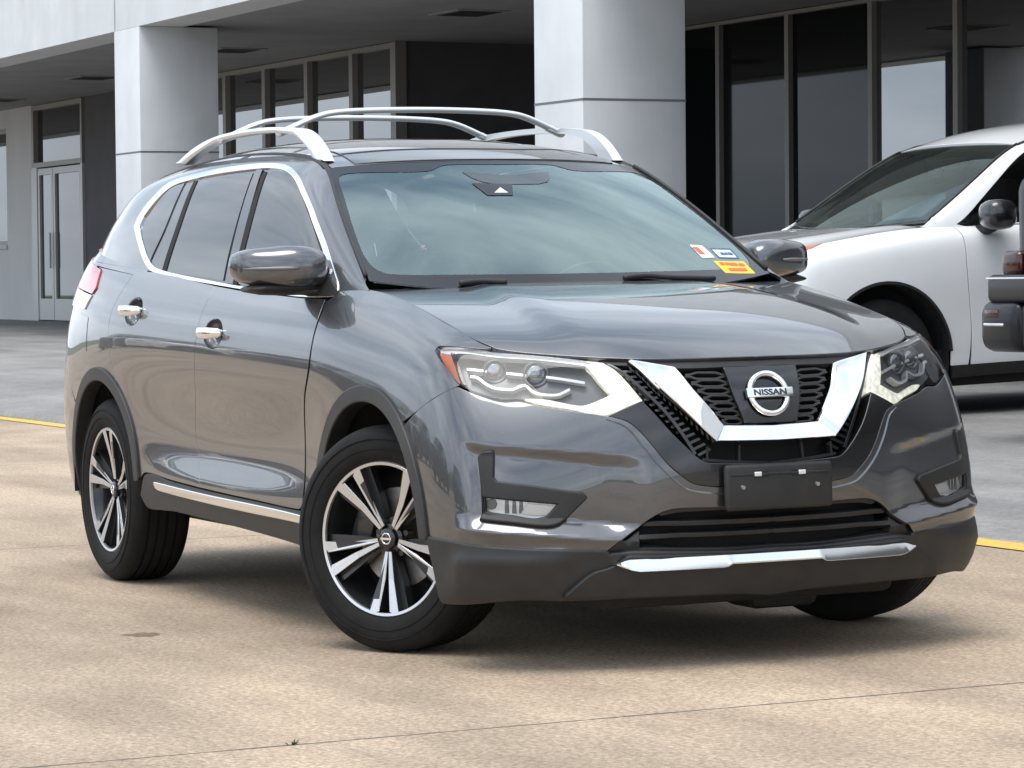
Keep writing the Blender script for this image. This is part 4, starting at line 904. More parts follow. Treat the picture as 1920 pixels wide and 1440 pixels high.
for yy in (-.36, .36):
    bm = bmesh.new(); box(bm, (-1.75, yy-.25, .62), (-1.55, yy+.25, 1.20), .07, 3); box(bm, (-1.74, yy-.13, 1.22), (-1.63, yy+.13, 1.40), .04, 3); box(bm, (-1.62, yy-.26, .55), (-1.1, yy+.26, .75), .06, 3); bmk('seat', bm, 'seat_cloth', car, angle=50)
bm = bmesh.new(); box(bm, (-2.75, -.60, .60), (-2.55, .60, 1.20), .07, 3); bmk('rear_seat', bm, 'seat_cloth', car, angle=50)
ring_mesh('steering_wheel', .18, .014, .02, 'seat_cloth', car, Matrix.Translation((-1.02, .36, 1.02)) @ Matrix.Rotation(rad(-65), 4, 'Y'))
bm = bmesh.new(); box(bm, (-3.1, -.78, .40), (-.35, .78, .50), .01); bmk('cabin_floor', bm, 'void_black', car)
bm = bmesh.new(); box(bm, (-3.22, -.66, .45), (-3.16, .66, 1.24), .01); bmk('rear_trim', bm, 'void_black', car)
# camera housing and inner mirror behind the top of the glass, and the three stickers low on the far side
def wpanel(name, px, m, off, mirror=False, **k):
    if mirror:
        q = []
        for p in px:
            d = (CF+CR*(p[0]-960)/FPX-CU*(p[1]-720)/FPX)*[1, -1, 1]; q.append(('uv', *Ws.cast(CP*[1, -1, 1], d, off)))
        px = q
    return panel(Ws, px, off=off, gap=0, corner=20, grid=.02, step=.01, **k).obj(name, m, ws, mirror)
def wc(px): return ('uv', Ws.uv(px)[0], 0.)
panel(Ws, [wc((966, 319)), (866, 322), (884, 333), (905, 341), (930, 345), wc((966, 346))], off=.0014, gap=0, lip=0, corner=20, grid=.02, step=.01, joined=True, open_u=((1, 0.),)).obj('sensor_housing', 'side_glass', ws)
for nm, m_, o_, px in (('camera_box', 'frit_black', .0020, [(884, 343), (960, 345), (962, 366), (914, 366)]), ('camera_window', 'reflector_silver', .0026, [(927, 361), (938, 351), (953, 361)])):
    panel(Ws, px, off=o_, gap=0, lip=0, corner=20, grid=.02, step=.01).obj(nm, m_, ws)
bm = bmesh.new(); box(bm, (-1.12, -.13, 1.41), (-1.08, .13, 1.48), .02, 3); bmk('rear_view_mirror', bm, 'black_plastic', car, angle=50)
wpanel('yellow_sticker', [(1338, 489), (1394, 490), (1416, 512), (1361, 511)], 'yellow_sticker', .002, True, lip=.001)
wpanel('white_sticker', [(1336, 468), (1368, 469), (1381, 482), (1350, 481)], 'white_sticker', .002, True, lip=.001)
wpanel('faded_sticker', [(1294, 459), (1316, 460), (1340, 482), (1318, 483)], 'white_sticker', .002, True, lip=.001)
wpanel('sticker_border', [(1332, 465), (1370, 466), (1386, 484.5), (1348, 483.5)], 'blue_ink', .0012, True, lip=.0006)
for a, b in ((1350, 1356), (1358, 1362), (1364, 1371)): wpanel('sticker_digit', [(a, 473), (b, 473.3), (b+4, 478), (a+4, 477.6)], 'blue_ink', .0034, True, lip=.0004)
for a, b, y in ((1349, 1356, 494), (1359, 1363, 494), (1366, 1380, 495), (1384, 1393, 496), (1366, 1398, 505)):
    wpanel('sticker_print', [(a, y-2.3), (b, y-2.3), (b+4, y+2.3), (a+4, y+2.3)], 'red_ink', .0034, True, lip=.0004)
wpanel('sticker_print', [(1299, 463), (1308, 463), (1322, 476), (1313, 476)], 'red_ink', .0034, True, lip=.0004)
# antenna fin and a fuel flap outline are on the far side or in the quarter panel
both(A, 'fuel_flap', 'gunmetal_paint', car, [('s', -2.86, 1.02), ('s', -2.99, 1.035), ('s', -3.0, .90), ('s', -2.87, .885)], off=.0015, lip=.003, gap=.002, rnd=.0012)

# ================================================================== setting: building frame is turned 0.5 degrees about the line of sight
TH = .009
r_g, u_g, f_g = basis(CAM[3], CAM[4], CAM[5]+TH)
Q3 = np.outer(CR, r_g)+np.outer(CU, u_g)+np.outer(CF, f_g)
GM = np.eye(4); GM[:3, :3] = Q3; GM[:3, 3] = CP-Q3 @ CP
GMat = Matrix(GM.tolist())
bm = bmesh.new(); s_ = 900
for a in (1,): vs = [bm.verts.new(p) for p in ((-s_, -s_, 0), (s_, -s_, 0), (s_, s_, 0), (-s_, s_, 0))]; bm.faces.new(vs)
o = structure(bmk('ground', bm, 'grass')); o.location.z = -.035
bm = bmesh.new(); vs = [bm.verts.new(p) for p in ((-100, -45, 0), (70, -45, 0), (70, 3.2, 0), (-100, 3.2, 0))]; bm.faces.new(vs); structure(bmk('parking_lot', bm, 'lot_concrete'))
def sheet(name, prof, x0, x1, m):
    bm = bmesh.new(); xs = np.linspace(x0, x1, 30); R = [[bm.verts.new(GMat @ Vector((x, y, z))) for y, z in prof] for x in xs]
    for i in range(len(xs)-1):
        for j in range(len(prof)-1): bm.faces.new((R[i][j], R[i+1][j], R[i+1][j+1], R[i][j+1]))
    return structure(bmk(name, bm, m, smooth=True))
sheet('driveway', [(2.78, -.03), (2.80, .012), (4.0, .11), (6.0, .195), (9.0, .26), (12.2, .305), (17, .32)], -110, 60, 'drive_asphalt')
bm = bmesh.new(); xs = np.linspace(-90, 50, 80)
R = [[bm.verts.new((x, y, .005)) for y in (2.62, 2.80)] for x in xs]
for i in range(79): bm.faces.new((R[i][0], R[i+1][0], R[i+1][1], R[i][1]))
structure(bmk('painted_line', bm, 'yellow_line_paint'))
# low grassy bank far behind the camera: it is what doors and windows mirror at the horizon
bm = bmesh.new(); pr = []; 
for k in range(90):
    x = -260+520*k/89; h = 2.6+1.6*math.sin(k*.7)+1.2*math.sin(k*2.1+1)+random.random()*1.2; pr.append([bm.verts.new((x, -120, -.03)), bm.verts.new((x, -126, h*.8)), bm.verts.new((x, -132, h)), bm.verts.new((x, -150, -.03))])
for a, b in zip(pr, pr[1:]):
    for j in range(3): bm.faces.new((a[j], b[j], b[j+1], a[j+1]))
structure(bmk('hills', bm, 'grass', smooth=True))

KB = 1.30
def K(p): return tuple(CP[i]+KB*(p[i]-CP[i]) for i in range(3))     # enlarges building coordinates outwards from the camera position
B = empty('dealership_building', GMat, 'long pale grey building with square columns and dark glass under a deep soffit', 'building')
def bpart(name, lo, hi, m, parent=B, bev=0.):
    bm = bmesh.new(); box(bm, K(lo), K(hi), bev, 2); return bmk(name, bm, m, parent, angle=40 if bev else None)
ZS, YC, YL, YR, XC = 3.555, 5.07, 8.30, 10.25, -21.6
ZF = .30
# fascia above, with its lighter drip edge, and soffit behind it
for x0, x1 in ((-75, -20.98), (-20.94, -10.62), (-10.58, 25)):
    bpart('fascia', (x0, YC, ZS), (x1, YC+.45, 6.2), 'stucco')
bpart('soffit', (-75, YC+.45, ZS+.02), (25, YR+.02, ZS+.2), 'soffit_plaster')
bpart('roof', (-75, YC+.02, 6.2), (25, 22, 6.4), 'wall_grey')
cols = [(-20.20-.78, -20.20), (-10.55-.78, -10.55), (.40-.78, .40)]
for x0, x1 in cols:
    c = bpart('column', (x0, YC-.004, ZF-.3), (x1, YC+.80, ZS-.001), 'stucco', bev=.012)
    bpart('column_joint', (x0-.0015, YC-.0055, 2.335), (x1+.0015, YC+.8015, 2.352), 'groove_dark', c)
    bpart('column_joint', (x0-.0015, YC-.0055, 1.135), (x1+.0015, YC+.8015, 1.150), 'groove_dark', c)
# soffit vents / lights: dark slots
for x, y in ((-33.5, 7.45), (-28.35, 7.17), (-23.3, 7.16), (-17.95, 7.55), (-12.7, 7.5), (-7.5, 7.5)):
    v = bpart('soffit_slot', (x-.34, y-.27, ZS+.008), (x+.34, y+.27, ZS+.05), 'soffit_plaster'); bpart('slot_opening', (x-.28, y-.21, ZS+.004), (x+.28, y+.21, ZS+.04), 'void_black', v)
# left wall with a window and the door bay, then dark panel, then a run of glazing to the corner
FL = .50
bpart('wall', (-75, YL, FL-.3), (-37.6, YL+.3, ZS+.02), 'wall_grey')
bpart('wall', (-37.6, YL+.001, FL-.3), (-36.2, YL+.3, 1.60), 'wall_grey'); bpart('wall', (-37.6, YL+.001, 3.30), (-36.2, YL+.3, ZS+.02), 'wall_grey'); bpart('wall', (-36.2, YL, FL-.3), (-34.90, YL+.3, ZS+.02), 'wall_grey')
def kbox(bm, lo, hi, bev=0): box(bm, K(lo), K(hi), bev)
def window(x0, x1, z0, z1, y, fw=.06, d=.10, m='frame_alu', glass='building_glass', name='window'):
    bm = bmesh.new()
    kbox(bm, (x0, y, z0), (x0+fw, y+d, z1)); kbox(bm, (x1-fw, y, z0), (x1, y+d, z1)); kbox(bm, (x0+fw, y, z1-fw), (x1-fw, y+d, z1)); kbox(bm, (x0+fw, y, z0), (x1-fw, y+d, z0+fw))
    f = bmk(name, bm, m, B); bpart('pane', (x0+fw, y+d*.72, z0+fw), (x1-fw, y+d*.84, z1-fw), glass, f); return f
window(-37.6, -36.2, 1.60, 3.30, YL+.05, glass='door_pane')
bpart('window_sill', (-37.62, YL-.03, 1.54), (-36.18, YL+.06, 1.598), 'wall_grey')
# door bay: transom over a pair of glazed doors
window(-34.88, -32.50, 2.68, ZS+.01, YL, .07, glass='door_pane')
for x0, x1 in ((-34.62, -33.89), (-33.87, -32.56)):
    bm = bmesh.new(); fw = .085
    kbox(bm, (x0, YL, FL+.02), (x0+fw, YL+.07, 2.66)); kbox(bm, (x1-fw, YL, FL+.02), (x1, YL+.07, 2.66)); kbox(bm, (x0+fw, YL, 2.57), (x1-fw, YL+.07, 2.66)); kbox(bm, (x0+fw, YL, FL+.02), (x1-fw, YL+.07, FL+.32))
    dr = bmk('glazed_door', bm, 'door_alu', B); bpart('pane', (x0+fw, YL+.03, FL+.32), (x1-fw, YL+.045, 2.57), 'door_pane', dr)
    if x0 < -34.3:
        bm = bmesh.new(); kbox(bm, (x1-.07, YL-.05, FL+.75), (x1-.03, YL-.02, FL+1.25), .008); bmk('handle', bm, 'door_alu', dr)
for a, b in ((-34.90, -34.63), (-32.55, -32.47)): bpart('door_jamb', (a, YL-.01, FL-.02), (b, YL+.1, 2.679), 'door_alu')
bpart('dark_wall', (-32.46, YL+.03, FL-.3), (-27.6, YL+.25, ZS+.02), 'dark_stucco')
xw = [-27.6, -26.79, -25.45, -24.10, -22.76, XC]
for a, b in zip(xw, xw[1:]): window(a, b-.002, FL+.05, ZS+.01, YL, .05, .09)
bpart('corner_mullion', (XC, YL-.005, FL-.2), (XC+.10, YL+.12, ZS+.015), 'frame_alu')
bpart('dark_wall', (XC-.15, YL+.12, FL-.3), (XC+.06, YR+.2, ZS+.02), 'dark_stucco')
xr = [XC+.06, -20.8, -19.43, -18.085, -16.74, -15.255, -13.87, -12.45, -11.05, -9.65, -8.25, -6.85, -5.4, -3.9]
for a, b in zip(xr, xr[1:]): window(a, b-.002, FL-.05, ZS+.01, YR, .035, .07, glass='dark_reflection_pane' if a < -15.6 else 'building_glass')
bpart('wall', (-3.9, YR, FL-.3), (25, YR+.3, ZS+.02), 'wall_grey')
bpart('back_wall', (-75, 21, -.3), (25, 21.4, 6.2), 'dark_stucco'); bpart('inner_floor', (-75, YR+.3, FL-.35), (25, 21, FL-.06), 'dark_stucco')
bpart('side_wall', (-75.3, YC+.4, -.3), (-75, 21.4, 6.2), 'wall_grey'); bpart('side_wall', (25, YC+.4, -.3), (25.3, 21.4, 6.2), 'wall_grey')

# ================================================================== white SUV parked beside the glass front, nose out
SM = Matrix.Translation((-9.20, 6.02, .155)) @ Matrix.Rotation(4.749, 4, 'Z') @ Matrix.Rotation(.025, 4, 'Y') @ Matrix.Scale(1.05, 4)
S2 = empty('suv', SM, 'white SUV with dark windows parked nose out in front of the dark glass', 'car')
wz = [.22, .30, .40, .52, .66, .80, .92, 1.02, 1.08]
def wcol(x, w, z, dx=0): return [(xx, ww, zz) for xx, ww, zz in zip([x]*9 if np.isscalar(x) else x, w, z)]
WA = [
 wcol([.86, .90, .93, .95, .96, .95, .93, .90, .86], [0]*9, [.2, .27, .38, .5, .64, .78, .90, .99, 1.03]),
 wcol([.82, .86, .89, .91, .92, .91, .89, .86, .82], [.4]*9, [.2, .27, .38, .5, .64, .78, .90, .99, 1.04]),
 wcol([.70, .74, .77, .79, .80, .79, .77, .75, .70], [.72, .75, .77, .78, .78, .78, .77, .76, .72], [.2, .27, .38, .5, .64, .78, .91, 1.00, 1.055]),
 wcol([.58, .60, .62, .63, .63, .62, .60, .58, .52], [.86, .89, .91, .92, .92, .92, .91, .885, .80], [.2, .27, .38, .5, .64, .79, .92, 1.02, 1.08]),
 wcol([.40, .41, .42, .42, .42, .41, .40, .39, .36], [.92, .95, .965, .97, .972, .972, .962, .93, .83], [.2, .28, .4, .52, .66, .80, .93, 1.04, 1.10]),
 wcol(.0, [.93, .96, .975, .985, .987, .987, .975, .94, .83], [.22, .30, .41, .54, .68, .82, .96, 1.08, 1.145]),
 wcol(-.4, [.93, .96, .97, .975, .978, .98, .972, .94, .835], [.24, .31, .42, .55, .70, .84, .98, 1.11, 1.175]),
 wcol(-.8, [.92, .95, .962, .965, .966, .972, .965, .94, .885], [.25, .32, .42, .55, .70, .85, .99, 1.11, 1.165]),
 wcol(-1.5, [.92, .95, .962, .965, .966, .972, .965, .94, .885], [.25, .32, .42, .55, .70, .85, .99, 1.12, 1.18]),
 wcol(-2.3, [.92, .95, .962, .965, .966, .972, .965, .94, .885], [.25, .32, .42, .55, .70, .85, 1.0, 1.13, 1.20]),
 wcol(-3.0, [.92, .95, .965, .975, .98, .98, .965, .93, .87], [.26, .33, .43, .56, .71, .86, 1.01, 1.15, 1.22]),
 wcol(-3.6, [.90, .93, .945, .95, .95, .945, .93, .90, .84], [.30, .37, .46, .58, .72, .87, 1.02, 1.17, 1.25]),
 wcol([-3.95]*9, [.74]*9, [.34, .40, .49, .6, .73, .88, 1.03, 1.18, 1.26]),
 wcol([-4.02]*9, [0]*9, [.34, .40, .49, .6, .73, .88, 1.03, 1.18, 1.27]),
]
WSF = Surf(WA, SM, 1, True, True)
def wtop(u): return WSF.ev(np.array([u]), np.array([8.]))[0]
ce = [(.86, 1.03), (.72, 1.09), (.42, 1.135), (.05, 1.165), (-.20, 1.185), (-.36, 1.19)]
WH = []
for i, (us, (xc, zc)) in enumerate(zip([2.6, 3.1, 3.9, 4.8, 5.6, 6.2], ce)):
    e = wtop(us); row = []
    for t in np.linspace(0, 1, 7):
        if i == 0: row.append(wtop(2.6*t)); continue
        row.append((xc+(e[0]-xc)*t**2.4, e[1]*t, zc+(e[2]-zc)*t**3+.012*math.exp(-((t-.72)/.12)**2)-.012*math.exp(-((t-.86)/.07)**2)))
    WH.append(row)
WHs = Surf(WH, SM, 1, mir_v0=True)
wB = [(-.36, .83, 1.175), (-.62, .86, 1.165), (-.95, .886, 1.17), (-1.4, .886, 1.18), (-1.9, .885, 1.19), (-2.5, .88, 1.20), (-3.1, .865, 1.225), (-3.6, .84, 1.25), (-3.9, .75, 1.26)]
wT = [(-.46, .79, 1.22), (-.72, .755, 1.38), (-.98, .705, 1.54), (-1.24, .65, 1.672), (-1.6, .64, 1.745), (-2.3, .63, 1.79), (-3.0, .61, 1.785), (-3.5, .59, 1.74), (-3.72, .57, 1.69)]
WG = Surf([[(b[0]+(t[0]-b[0])*f, b[1]+(t[1]-b[1])*g, b[2]+(t[2]-b[2])*f) for f, g in zip(ff, gg)] for b, t in zip(wB, wT)], SM, 1)
def wgt(u): return WG.ev(np.array([u]), np.array([5.]))[0]
WR = Surf([[(xc+(wgt(u)[0]-xc)*t**2, wgt(u)[1]*t, zc+(wgt(u)[2]-zc)*t**2.8) for t in np.linspace(0, 1, 6)] for u, xc, zc in ((3, -1.17, 1.70), (4, -1.55, 1.80), (5, -2.3, 1.86), (6, -3.0, 1.855), (7, -3.5, 1.80), (8, -3.75, 1.74))], SM, 1, mir_v0=True)
WW = Surf([[(c0+(wgt(3*s_)[0]-c0)*t**2.2, wgt(3*s_)[1]*t, c2+(wgt(3*s_)[2]-c2)*t**2.2) for t in np.linspace(0, 1, 6)] for s_, c0, c2 in ((0, -.30, 1.19), (.25, -.52, 1.325), (.5, -.74, 1.455), (.75, -.96, 1.58), (1, -1.17, 1.69))], SM, 1, mir_v0=True)
def warc(cx, r, a0, a1, n=12): return [('s', cx+r*math.cos(rad(a)), .38+r*math.sin(rad(a))) for a in np.linspace(a0, a1, n)]
both(WSF, 'front_fender', 'white_paint', S2, [('uv', 3.2, 8)]+[('uv', u, 8) for u in np.linspace(3.6, 6.5, 6)]+[('s', -.60, 1.11), ('s', -.60, .9), ('s', -.62, .55), ('s', -.60, .32), ('s', -.47, .32)]+warc(0, .47, 172, 12)+[('s', .50, .48), ('s', .52, .75), ('s', .54, .95), ('uv', 3.1, 7.2)], gap=.003)
both(WSF, 'front_door', 'white_paint', S2, [('s', -.605, 1.11), ('uv', 6.52, 8), ('uv', 7.5, 8), ('uv', 8.05, 8), ('s', -1.55, 1.0), ('s', -1.56, .7), ('s', -1.55, .32), ('s', -.62, .32), ('s', -.625, .55), ('s', -.605, .9)], gap=.003)
both(WSF, 'rear_door', 'white_paint', S2, [('uv', 8.1, 8), ('uv', 9.4, 8), ('s', -2.55, 1.0), ('s', -2.5, .8)]+warc(-2.9, .47, 60, 5, 6)+[('s', -2.43, .38), ('s', -1.57, .38), ('s', -1.58, .7), ('s', -1.57, 1.0)])
both(WSF, 'quarter_panel', 'white_paint', S2, [('uv', 9.5, 8), ('uv', 11, 8), ('uv', 13, 8), ('uv', 13, 1), ('uv', 12, 1), ('uv', 11, 1), ('s', -3.38, .38)]+warc(-2.9, .47, 175, 62, 10)+[('s', -2.53, .8), ('s', -2.57, 1.0)])
one(WSF, 'front_bumper', 'white_paint', S2, [('c', 1.02), ('uv', 1, 7.9), ('uv', 2, 7.6), ('uv', 2.9, 7.0), ('s', .53, .94), ('s', .51, .75), ('s', .49, .48), ('s', .47, .3), ('uv', 2.5, 1), ('uv', 0, 1)], holes=[[('f', .80, .98), ('f', .50, 1.01), ('f', .52, .93), ('f', .80, .90)]])
both(WSF, 'headlight', 'lens_glass', S2, [('f', .80, .98), ('f', .50, 1.01), ('f', .52, .93), ('f', .80, .90)], lip=.02)
both(WSF, 'side_marker', 'amber_plastic', S2, [(1490, 462), (1540, 453), (1520, 466), (1494, 472)], off=.004, lip=.01, corner=20)
both(WSF, 'sill_cladding', 'black_plastic', S2, [('s', -.48, .315), ('s', -1.5, .315), ('s', -2.42, .315), ('s', -2.42, .24), ('s', -1.5, .24), ('s', -.5, .24)], off=.004, lip=.03)
for cx in (0, -2.9):
    both(WSF, 'wheel_arch_trim', 'black_plastic', S2, [('s', cx+.478*math.cos(rad(a)), .38+.478*math.sin(rad(a))) for a in np.linspace(4, 176, 20)]+[('s', cx+.462*math.cos(rad(a)), .38+.462*math.sin(rad(a))) for a in np.linspace(176, 4, 20)], off=.005, lip=.08, gap=0)
    for k in (-1, 1):
        V = []; F = []
        for i in range(31):
            a = rad(-25+230*i/30); V += [(cx+.46*math.cos(a), k*.95, .38+.46*math.sin(a)), (cx+.46*math.cos(a), k*.5, .38+.46*math.sin(a)), (cx, k*.5, .38)]
        for i in range(30): F += [(i*3+j, i*3+j+1, i*3+j+4, i*3+j+3) for j in range(2)]
        mk('wheel_arch_liner', V, F, 'void_black', S2)
        mt = Matrix.Translation((cx, k*.83, .375)) @ Matrix.Diagonal((1, k, 1, 1))
        w_ = lathe('wheel', [(0, .06), (.05, .065), (.06, .05), (.22, .075), (.24, .09), (.235, .0)], 'alloy_dark', S2, mt, 48)
        lathe('tyre', [(.235, .09), (.25, .11), (.31, .12), (.355, .105), (.374, .085), (.375, 0), (.374, -.085), (.355, -.105), (.25, -.11)], 'rubber', w_, mt, 64)
panel(WHs, [('uv', .02, 0), ('uv', .02, 3), ('uv', .03, 5.95), ('uv', 2, 5.97), ('uv', 4, 5.97), ('uv', 4.97, 5.95), ('uv', 4.97, 3), ('uv', 4.97, 0)], joined=True, open_u=((1, 0.),), grid=.05, lip=.02, gap=.003).obj('hood', 'white_paint', S2)
WD = [('s', -.75, 1.19), ('uv', 1.6, 2.2), ('uv', 2.4, 3.3), ('uv', 3.2, 4.1), ('uv', 4.2, 4.3), ('uv', 5.5, 4.25), ('uv', 6.6, 3.9), ('uv', 7.2, 2.), ('uv', 6.9, .4), ('uv', 5, .12), ('uv', 3, .1), ('uv', 1.9, .1)]
WD = [('uv', .95, .35), ('uv', 1.5, 1.9), ('uv', 2.15, 3.0), ('uv', 2.9, 3.9), ('uv', 3.6, 4.2), ('uv', 5.5, 4.2), ('uv', 6.6, 3.9), ('uv', 7.2, 2.), ('uv', 6.9, .4), ('uv', 5, .12), ('uv', 3, .1), ('uv', 1.9, .1), ('uv', 1.2, .1)]
both(WG, 'roof_side_frame', 'white_paint', S2, [('uv', u, 0) for u in np.linspace(.02, 7.98, 10)]+[('uv', 7.98, 4.98)]+[('uv', u, 4.98) for u in np.linspace(7.5, .05, 12)], holes=[WD])
both(WG, 'side_window', 'suv_side_glass', S2, WD, off=-.006, lip=.0, gap=-.002)
panel(WW, [('uv', 0, 0), ('uv', .02, 4.9), ('uv', 2, 4.9), ('uv', 3.97, 4.9), ('uv', 3.97, 2), ('uv', 3.97, 0)], joined=True, open_u=((1, 0.),), lip=.004, grid=.06).obj('windshield', 'suv_windshield_glass', S2)
panel(WW, [('uv', 3.98, 0), ('uv', 3.98, 3), ('uv', 3.98, 4.95), ('uv', 2, 4.95), ('uv', .02, 4.95), ('uv', 0, 0), ('uv', .2, 0), ('uv', .28, 4.4), ('uv', 2, 4.62), ('uv', 3.5, 4.6), ('uv', 3.62, 3), ('uv', 3.62, 0)], joined=True, open_u=((1, 0.),), off=-.005, lip=0, grid=.05, gap=0).obj('black_border', 'gloss_black', S2)
panel(WR, [('uv', .02, 0), ('uv', .02, 4.97), ('uv', 2.5, 4.97), ('uv', 4.97, 4.97), ('uv', 4.97, 0)], joined=True, open_u=((1, 0.),), lip=.02, grid=.08).obj('roof', 'white_paint', S2)
for k in (-1, 1):
    tube('windshield_molding', [wgt(u)*[1, k, 1]+[0, 0, .004] for u in np.linspace(.1, 3, 14)], .008, 'black_plastic', S2, 8)
    tube('roof_molding', [wgt(u)*[1, k, 1]+[0, 0, .0] for u in np.linspace(3, 7.9, 14)], .014, 'black_plastic', S2, 8, flat=.5)
    V = []; F = []
    for y, dx, dz in crom([(.93, .06, .05), (.97, .10, .085), (1.05, .11, .095), (1.11, .09, .08), (1.14, .03, .03)], 3):
        for j in range(16): t = 2*math.pi*j/16; V.append((-.80+dx*math.copysign(abs(math.cos(t))**.7, math.cos(t)), k*y, 1.235+dz*math.copysign(abs(math.sin(t))**.7, math.sin(t))))
    for i in range(12):
        for j in range(16): F.append((i*16+j, i*16+(j+1) % 16, (i+1)*16+(j+1) % 16, (i+1)*16+j))
    F += [tuple(range(16)), tuple(12*16+j for j in range(16))]
    o = mk('door_mirror', V, F, 'dark_paint', S2); bm = bmesh.new(); bm.from_mesh(o.data); bmesh.ops.recalc_face_normals(bm, faces=bm.faces); bm.to_mesh(o.data); bm.free()
    tube('mirror_arm', [(-.76, k*.86, 1.14), (-.78, k*.95, 1.15), (-.80, k*1.0, 1.17)], .035, 'black_plastic', o, 10)
bm = bmesh.new(); box(bm, (-3.8, -.88, .19), (.70, .88, .42), .02); box(bm, (-.35, -.75, .5), (.7, .75, .98), .02); bmk('underbody', bm, 'void_black', S2)
bm = bmesh.new(); box(bm, (-1.0, -.74, .8), (-.5, .74, 1.13), .05, 3); bmk('dashboard', bm, 'seat_cloth', S2, angle=50)
for yy in (-.4, .4):
    bm = bmesh.new(); box(bm, (-1.95, yy-.26, .6), (-1.75, yy+.26, 1.25), .07, 3); box(bm, (-1.93, yy-.14, 1.27), (-1.82, yy+.14, 1.47), .04, 3); bmk('seat', bm, 'seat_cloth', S2, angle=50)
bm = bmesh.new(); box(bm, (-1.2, -.06, 1.53), (-1.15, .2, 1.61), .02, 2); bmk('rear_view_mirror', bm, 'black_plastic', S2, angle=50)
V = [(-.52, .62, 1.235), (-.52, .78, 1.232), (-.60, .76, 1.28), (-.60, .66, 1.285)]; mk('windshield_paper', V, [(0, 1, 2, 3)], 'white_sticker', S2)

# ================================================================== dark pickup, tail towards the lot, cut by the right edge of the photo
PK = Matrix.Translation((-5.15, 5.50, .18)) @ Matrix.Rotation(rad(88), 4, 'Z') @ Matrix.Scale(1.05, 4)
T2 = empty('pickup_truck', PK, 'black pickup truck showing its tail and rear bumper beside the white SUV', 'truck')
bm = bmesh.new(); box(bm, (.06, -.91, .62), (2.05, .91, 1.42), .10, 5); bmk('bed', bm, 'truck_black', T2, angle=60)
bm = bmesh.new(); box(bm, (.035, -.72, .72), (.08, .72, 1.37), .02, 3); tg = bmk('tailgate', bm, 'truck_black', T2, angle=60)
bm = bmesh.new(); box(bm, (.02, -.12, 1.22), (.05, .12, 1.29), .008, 2); bmk('handle', bm, 'black_plastic', tg, angle=40)
for k in (-1, 1):
    bm = bmesh.new(); box(bm, (.0, k*.85-.09, .86), (.20, k*.85+.09, 1.0), .035, 4); bmk('taillight', bm, 'smoked_red', T2, angle=60)
    bm = bmesh.new(); box(bm, (-.12, k*.79-.20, .455), (.16, k*.79+.20, .735), .075, 6); bb = bmk('bumper_end', bm, 'truck_black', T2, angle=60)
    bm = bmesh.new(); box(bm, (-.124, k*.84-.07, .64), (-.10, k*.84+.07, .685), .008, 2); bmk('reflector', bm, 'smoked_red', bb, angle=40)
    bm = bmesh.new(); box(bm, (-.124, k*.82-.10, .595), (-.10, k*.82+.10, .612), .004, 2); bmk('bright_trim', bm, 'satin_chrome', bb, angle=40)
bm = bmesh.new(); box(bm, (-.10, -.93, .72), (.14, .93, .872), .035, 4); bs_ = bmk('bumper_step', bm, 'truck_black', T2, angle=60)
for zz in (.852,):
    bm = bmesh.new(); box(bm, (-.105, -.92, zz-.006), (.0, .92, zz+.006), .004, 2); bmk('bright_trim', bm, 'satin_chrome', bs_, angle=40)
bm = bmesh.new(); box(bm, (-.085, -.62, .47), (.12, .62, .72), .04, 3); bmk('rear_bumper', bm, 'black_plastic', T2, angle=60)
bm = bmesh.new(); box(bm, (-.10, -.16, .53), (-.085, .16, .68), .004, 2); bmk('plate', bm, 'plate_white', T2)
bm = bmesh.new(); box(bm, (2.0, -.96, .60), (5.3, .96, 1.22), .12, 5); bmk('body', bm, 'truck_black', T2, angle=60)
bm = bmesh.new()
prism(bm, [(2.02, 1.15), (2.10, 1.80), (2.30, 1.88), (3.5, 1.88), (3.75, 1.80), (4.35, 1.18)], lambda a, b, d: (a, d, b), -.80, .80, .06); bmesh.ops.recalc_face_normals(bm, faces=bm.faces); bmk('cab', bm, 'truck_black', T2, angle=60)
bm = bmesh.new(); box(bm, (2.0, -.66, 1.28), (2.07, .66, 1.76), .02); bmk('rear_window', bm, 'side_glass', T2)
bm = bmesh.new(); box(bm, (.2, -.8, .40), (5.2, .8, .64), .03); bmk('chassis', bm, 'void_black', T2)
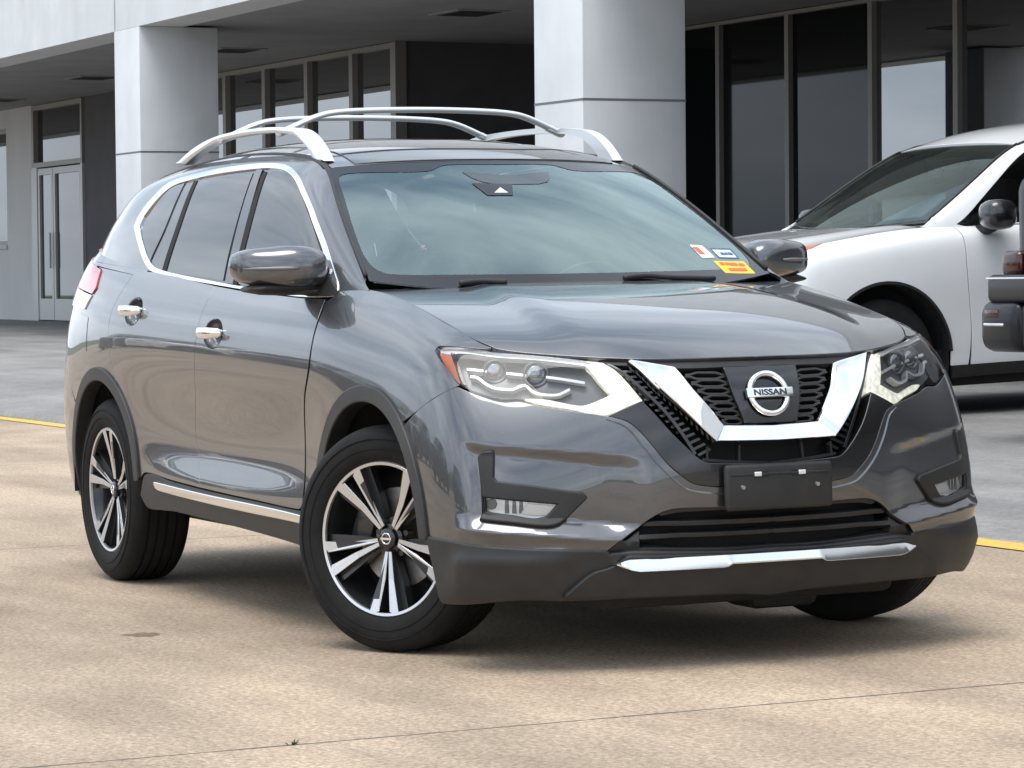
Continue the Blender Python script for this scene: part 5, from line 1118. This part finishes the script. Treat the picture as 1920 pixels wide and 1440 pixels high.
for cx in (1.05, 4.5):
    for k in (-1, 1):
        mt = Matrix.Translation((cx, k*.83, .40)) @ Matrix.Diagonal((1, k, 1, 1))
        w_ = lathe('wheel', [(0, .06), (.05, .065), (.06, .05), (.22, .075), (.24, .09), (.235, .0)], 'alloy_dark', T2, mt, 48)
        lathe('tyre', [(.235, .09), (.25, .12), (.31, .135), (.37, .12), (.40, .09), (.40, 0), (.40, -.09), (.37, -.12), (.25, -.12)], 'rubber', w_, mt, 64)
bpy.context.view_layer.update()

# weed tuft growing in the joint
bm = bmesh.new()
for k in range(12):
    a = random.random()*6.28; h = .005+.008*random.random(); b = Vector((1.655+.006*math.cos(a), -1.80+.01*math.sin(a), 0)); d = Vector((math.cos(a), math.sin(a), 0)); q = Vector((-d.y, d.x, 0))*.0022
    v = [bm.verts.new(b-q), bm.verts.new(b+q), bm.verts.new(b+d*.005+q*.9+Vector((0, 0, h*.7))), bm.verts.new(b+d*.011+Vector((0, 0, h))), bm.verts.new(b+d*.005-q*.9+Vector((0, 0, h*.7)))]; bm.faces.new(v)
o = bmk('weed', bm, 'grass'); o['label'] = 'tiny green weed growing out of the joint in the concrete'; o['category'] = 'weed'
# a row of parked vehicles across the lot, outside the frame: the grey SUV's doors and the glass front mirror them
DARK = {}
def dup(o, parent, paint):
    c = o.copy(); COL.objects.link(c); c.parent = parent; c.matrix_parent_inverse = o.matrix_parent_inverse
    if paint and c.type == 'MESH' and c.data.materials and c.data.materials[0].name == 'white_paint':
        if o.data.name not in DARK: d = o.data.copy(); d.materials[0] = M['dark_paint']; DARK[o.data.name] = d
        c.data = DARK[o.data.name]
    for ch in list(o.children): dup(ch, c, paint)
    return c
for k, (x, y, a, dk) in enumerate(((-39, -10.8, 84, 1), (-34.5, -11.2, 91, 1), (-31.2, -11., 88, 0), (-26.5, -11.4, 93, 1), (-22.6, -11.2, 90, 1), (-18, -11, 87, 1), (-11.5, -11.6, 94, 1), (-5, -12.2, 90, 1))):
    c = dup(S2, None, dk); c.matrix_world = Matrix.Translation((x, y, .0)) @ Matrix.Rotation(rad(a), 4, 'Z') @ Matrix.Scale(1.05, 4)
    c['label'] = ('dark' if dk else 'pale')+' parked SUV seen only as a reflection in the doors of the gunmetal SUV'; c['group'] = 'parked vehicles mirrored in the doors'
bpy.context.view_layer.update()
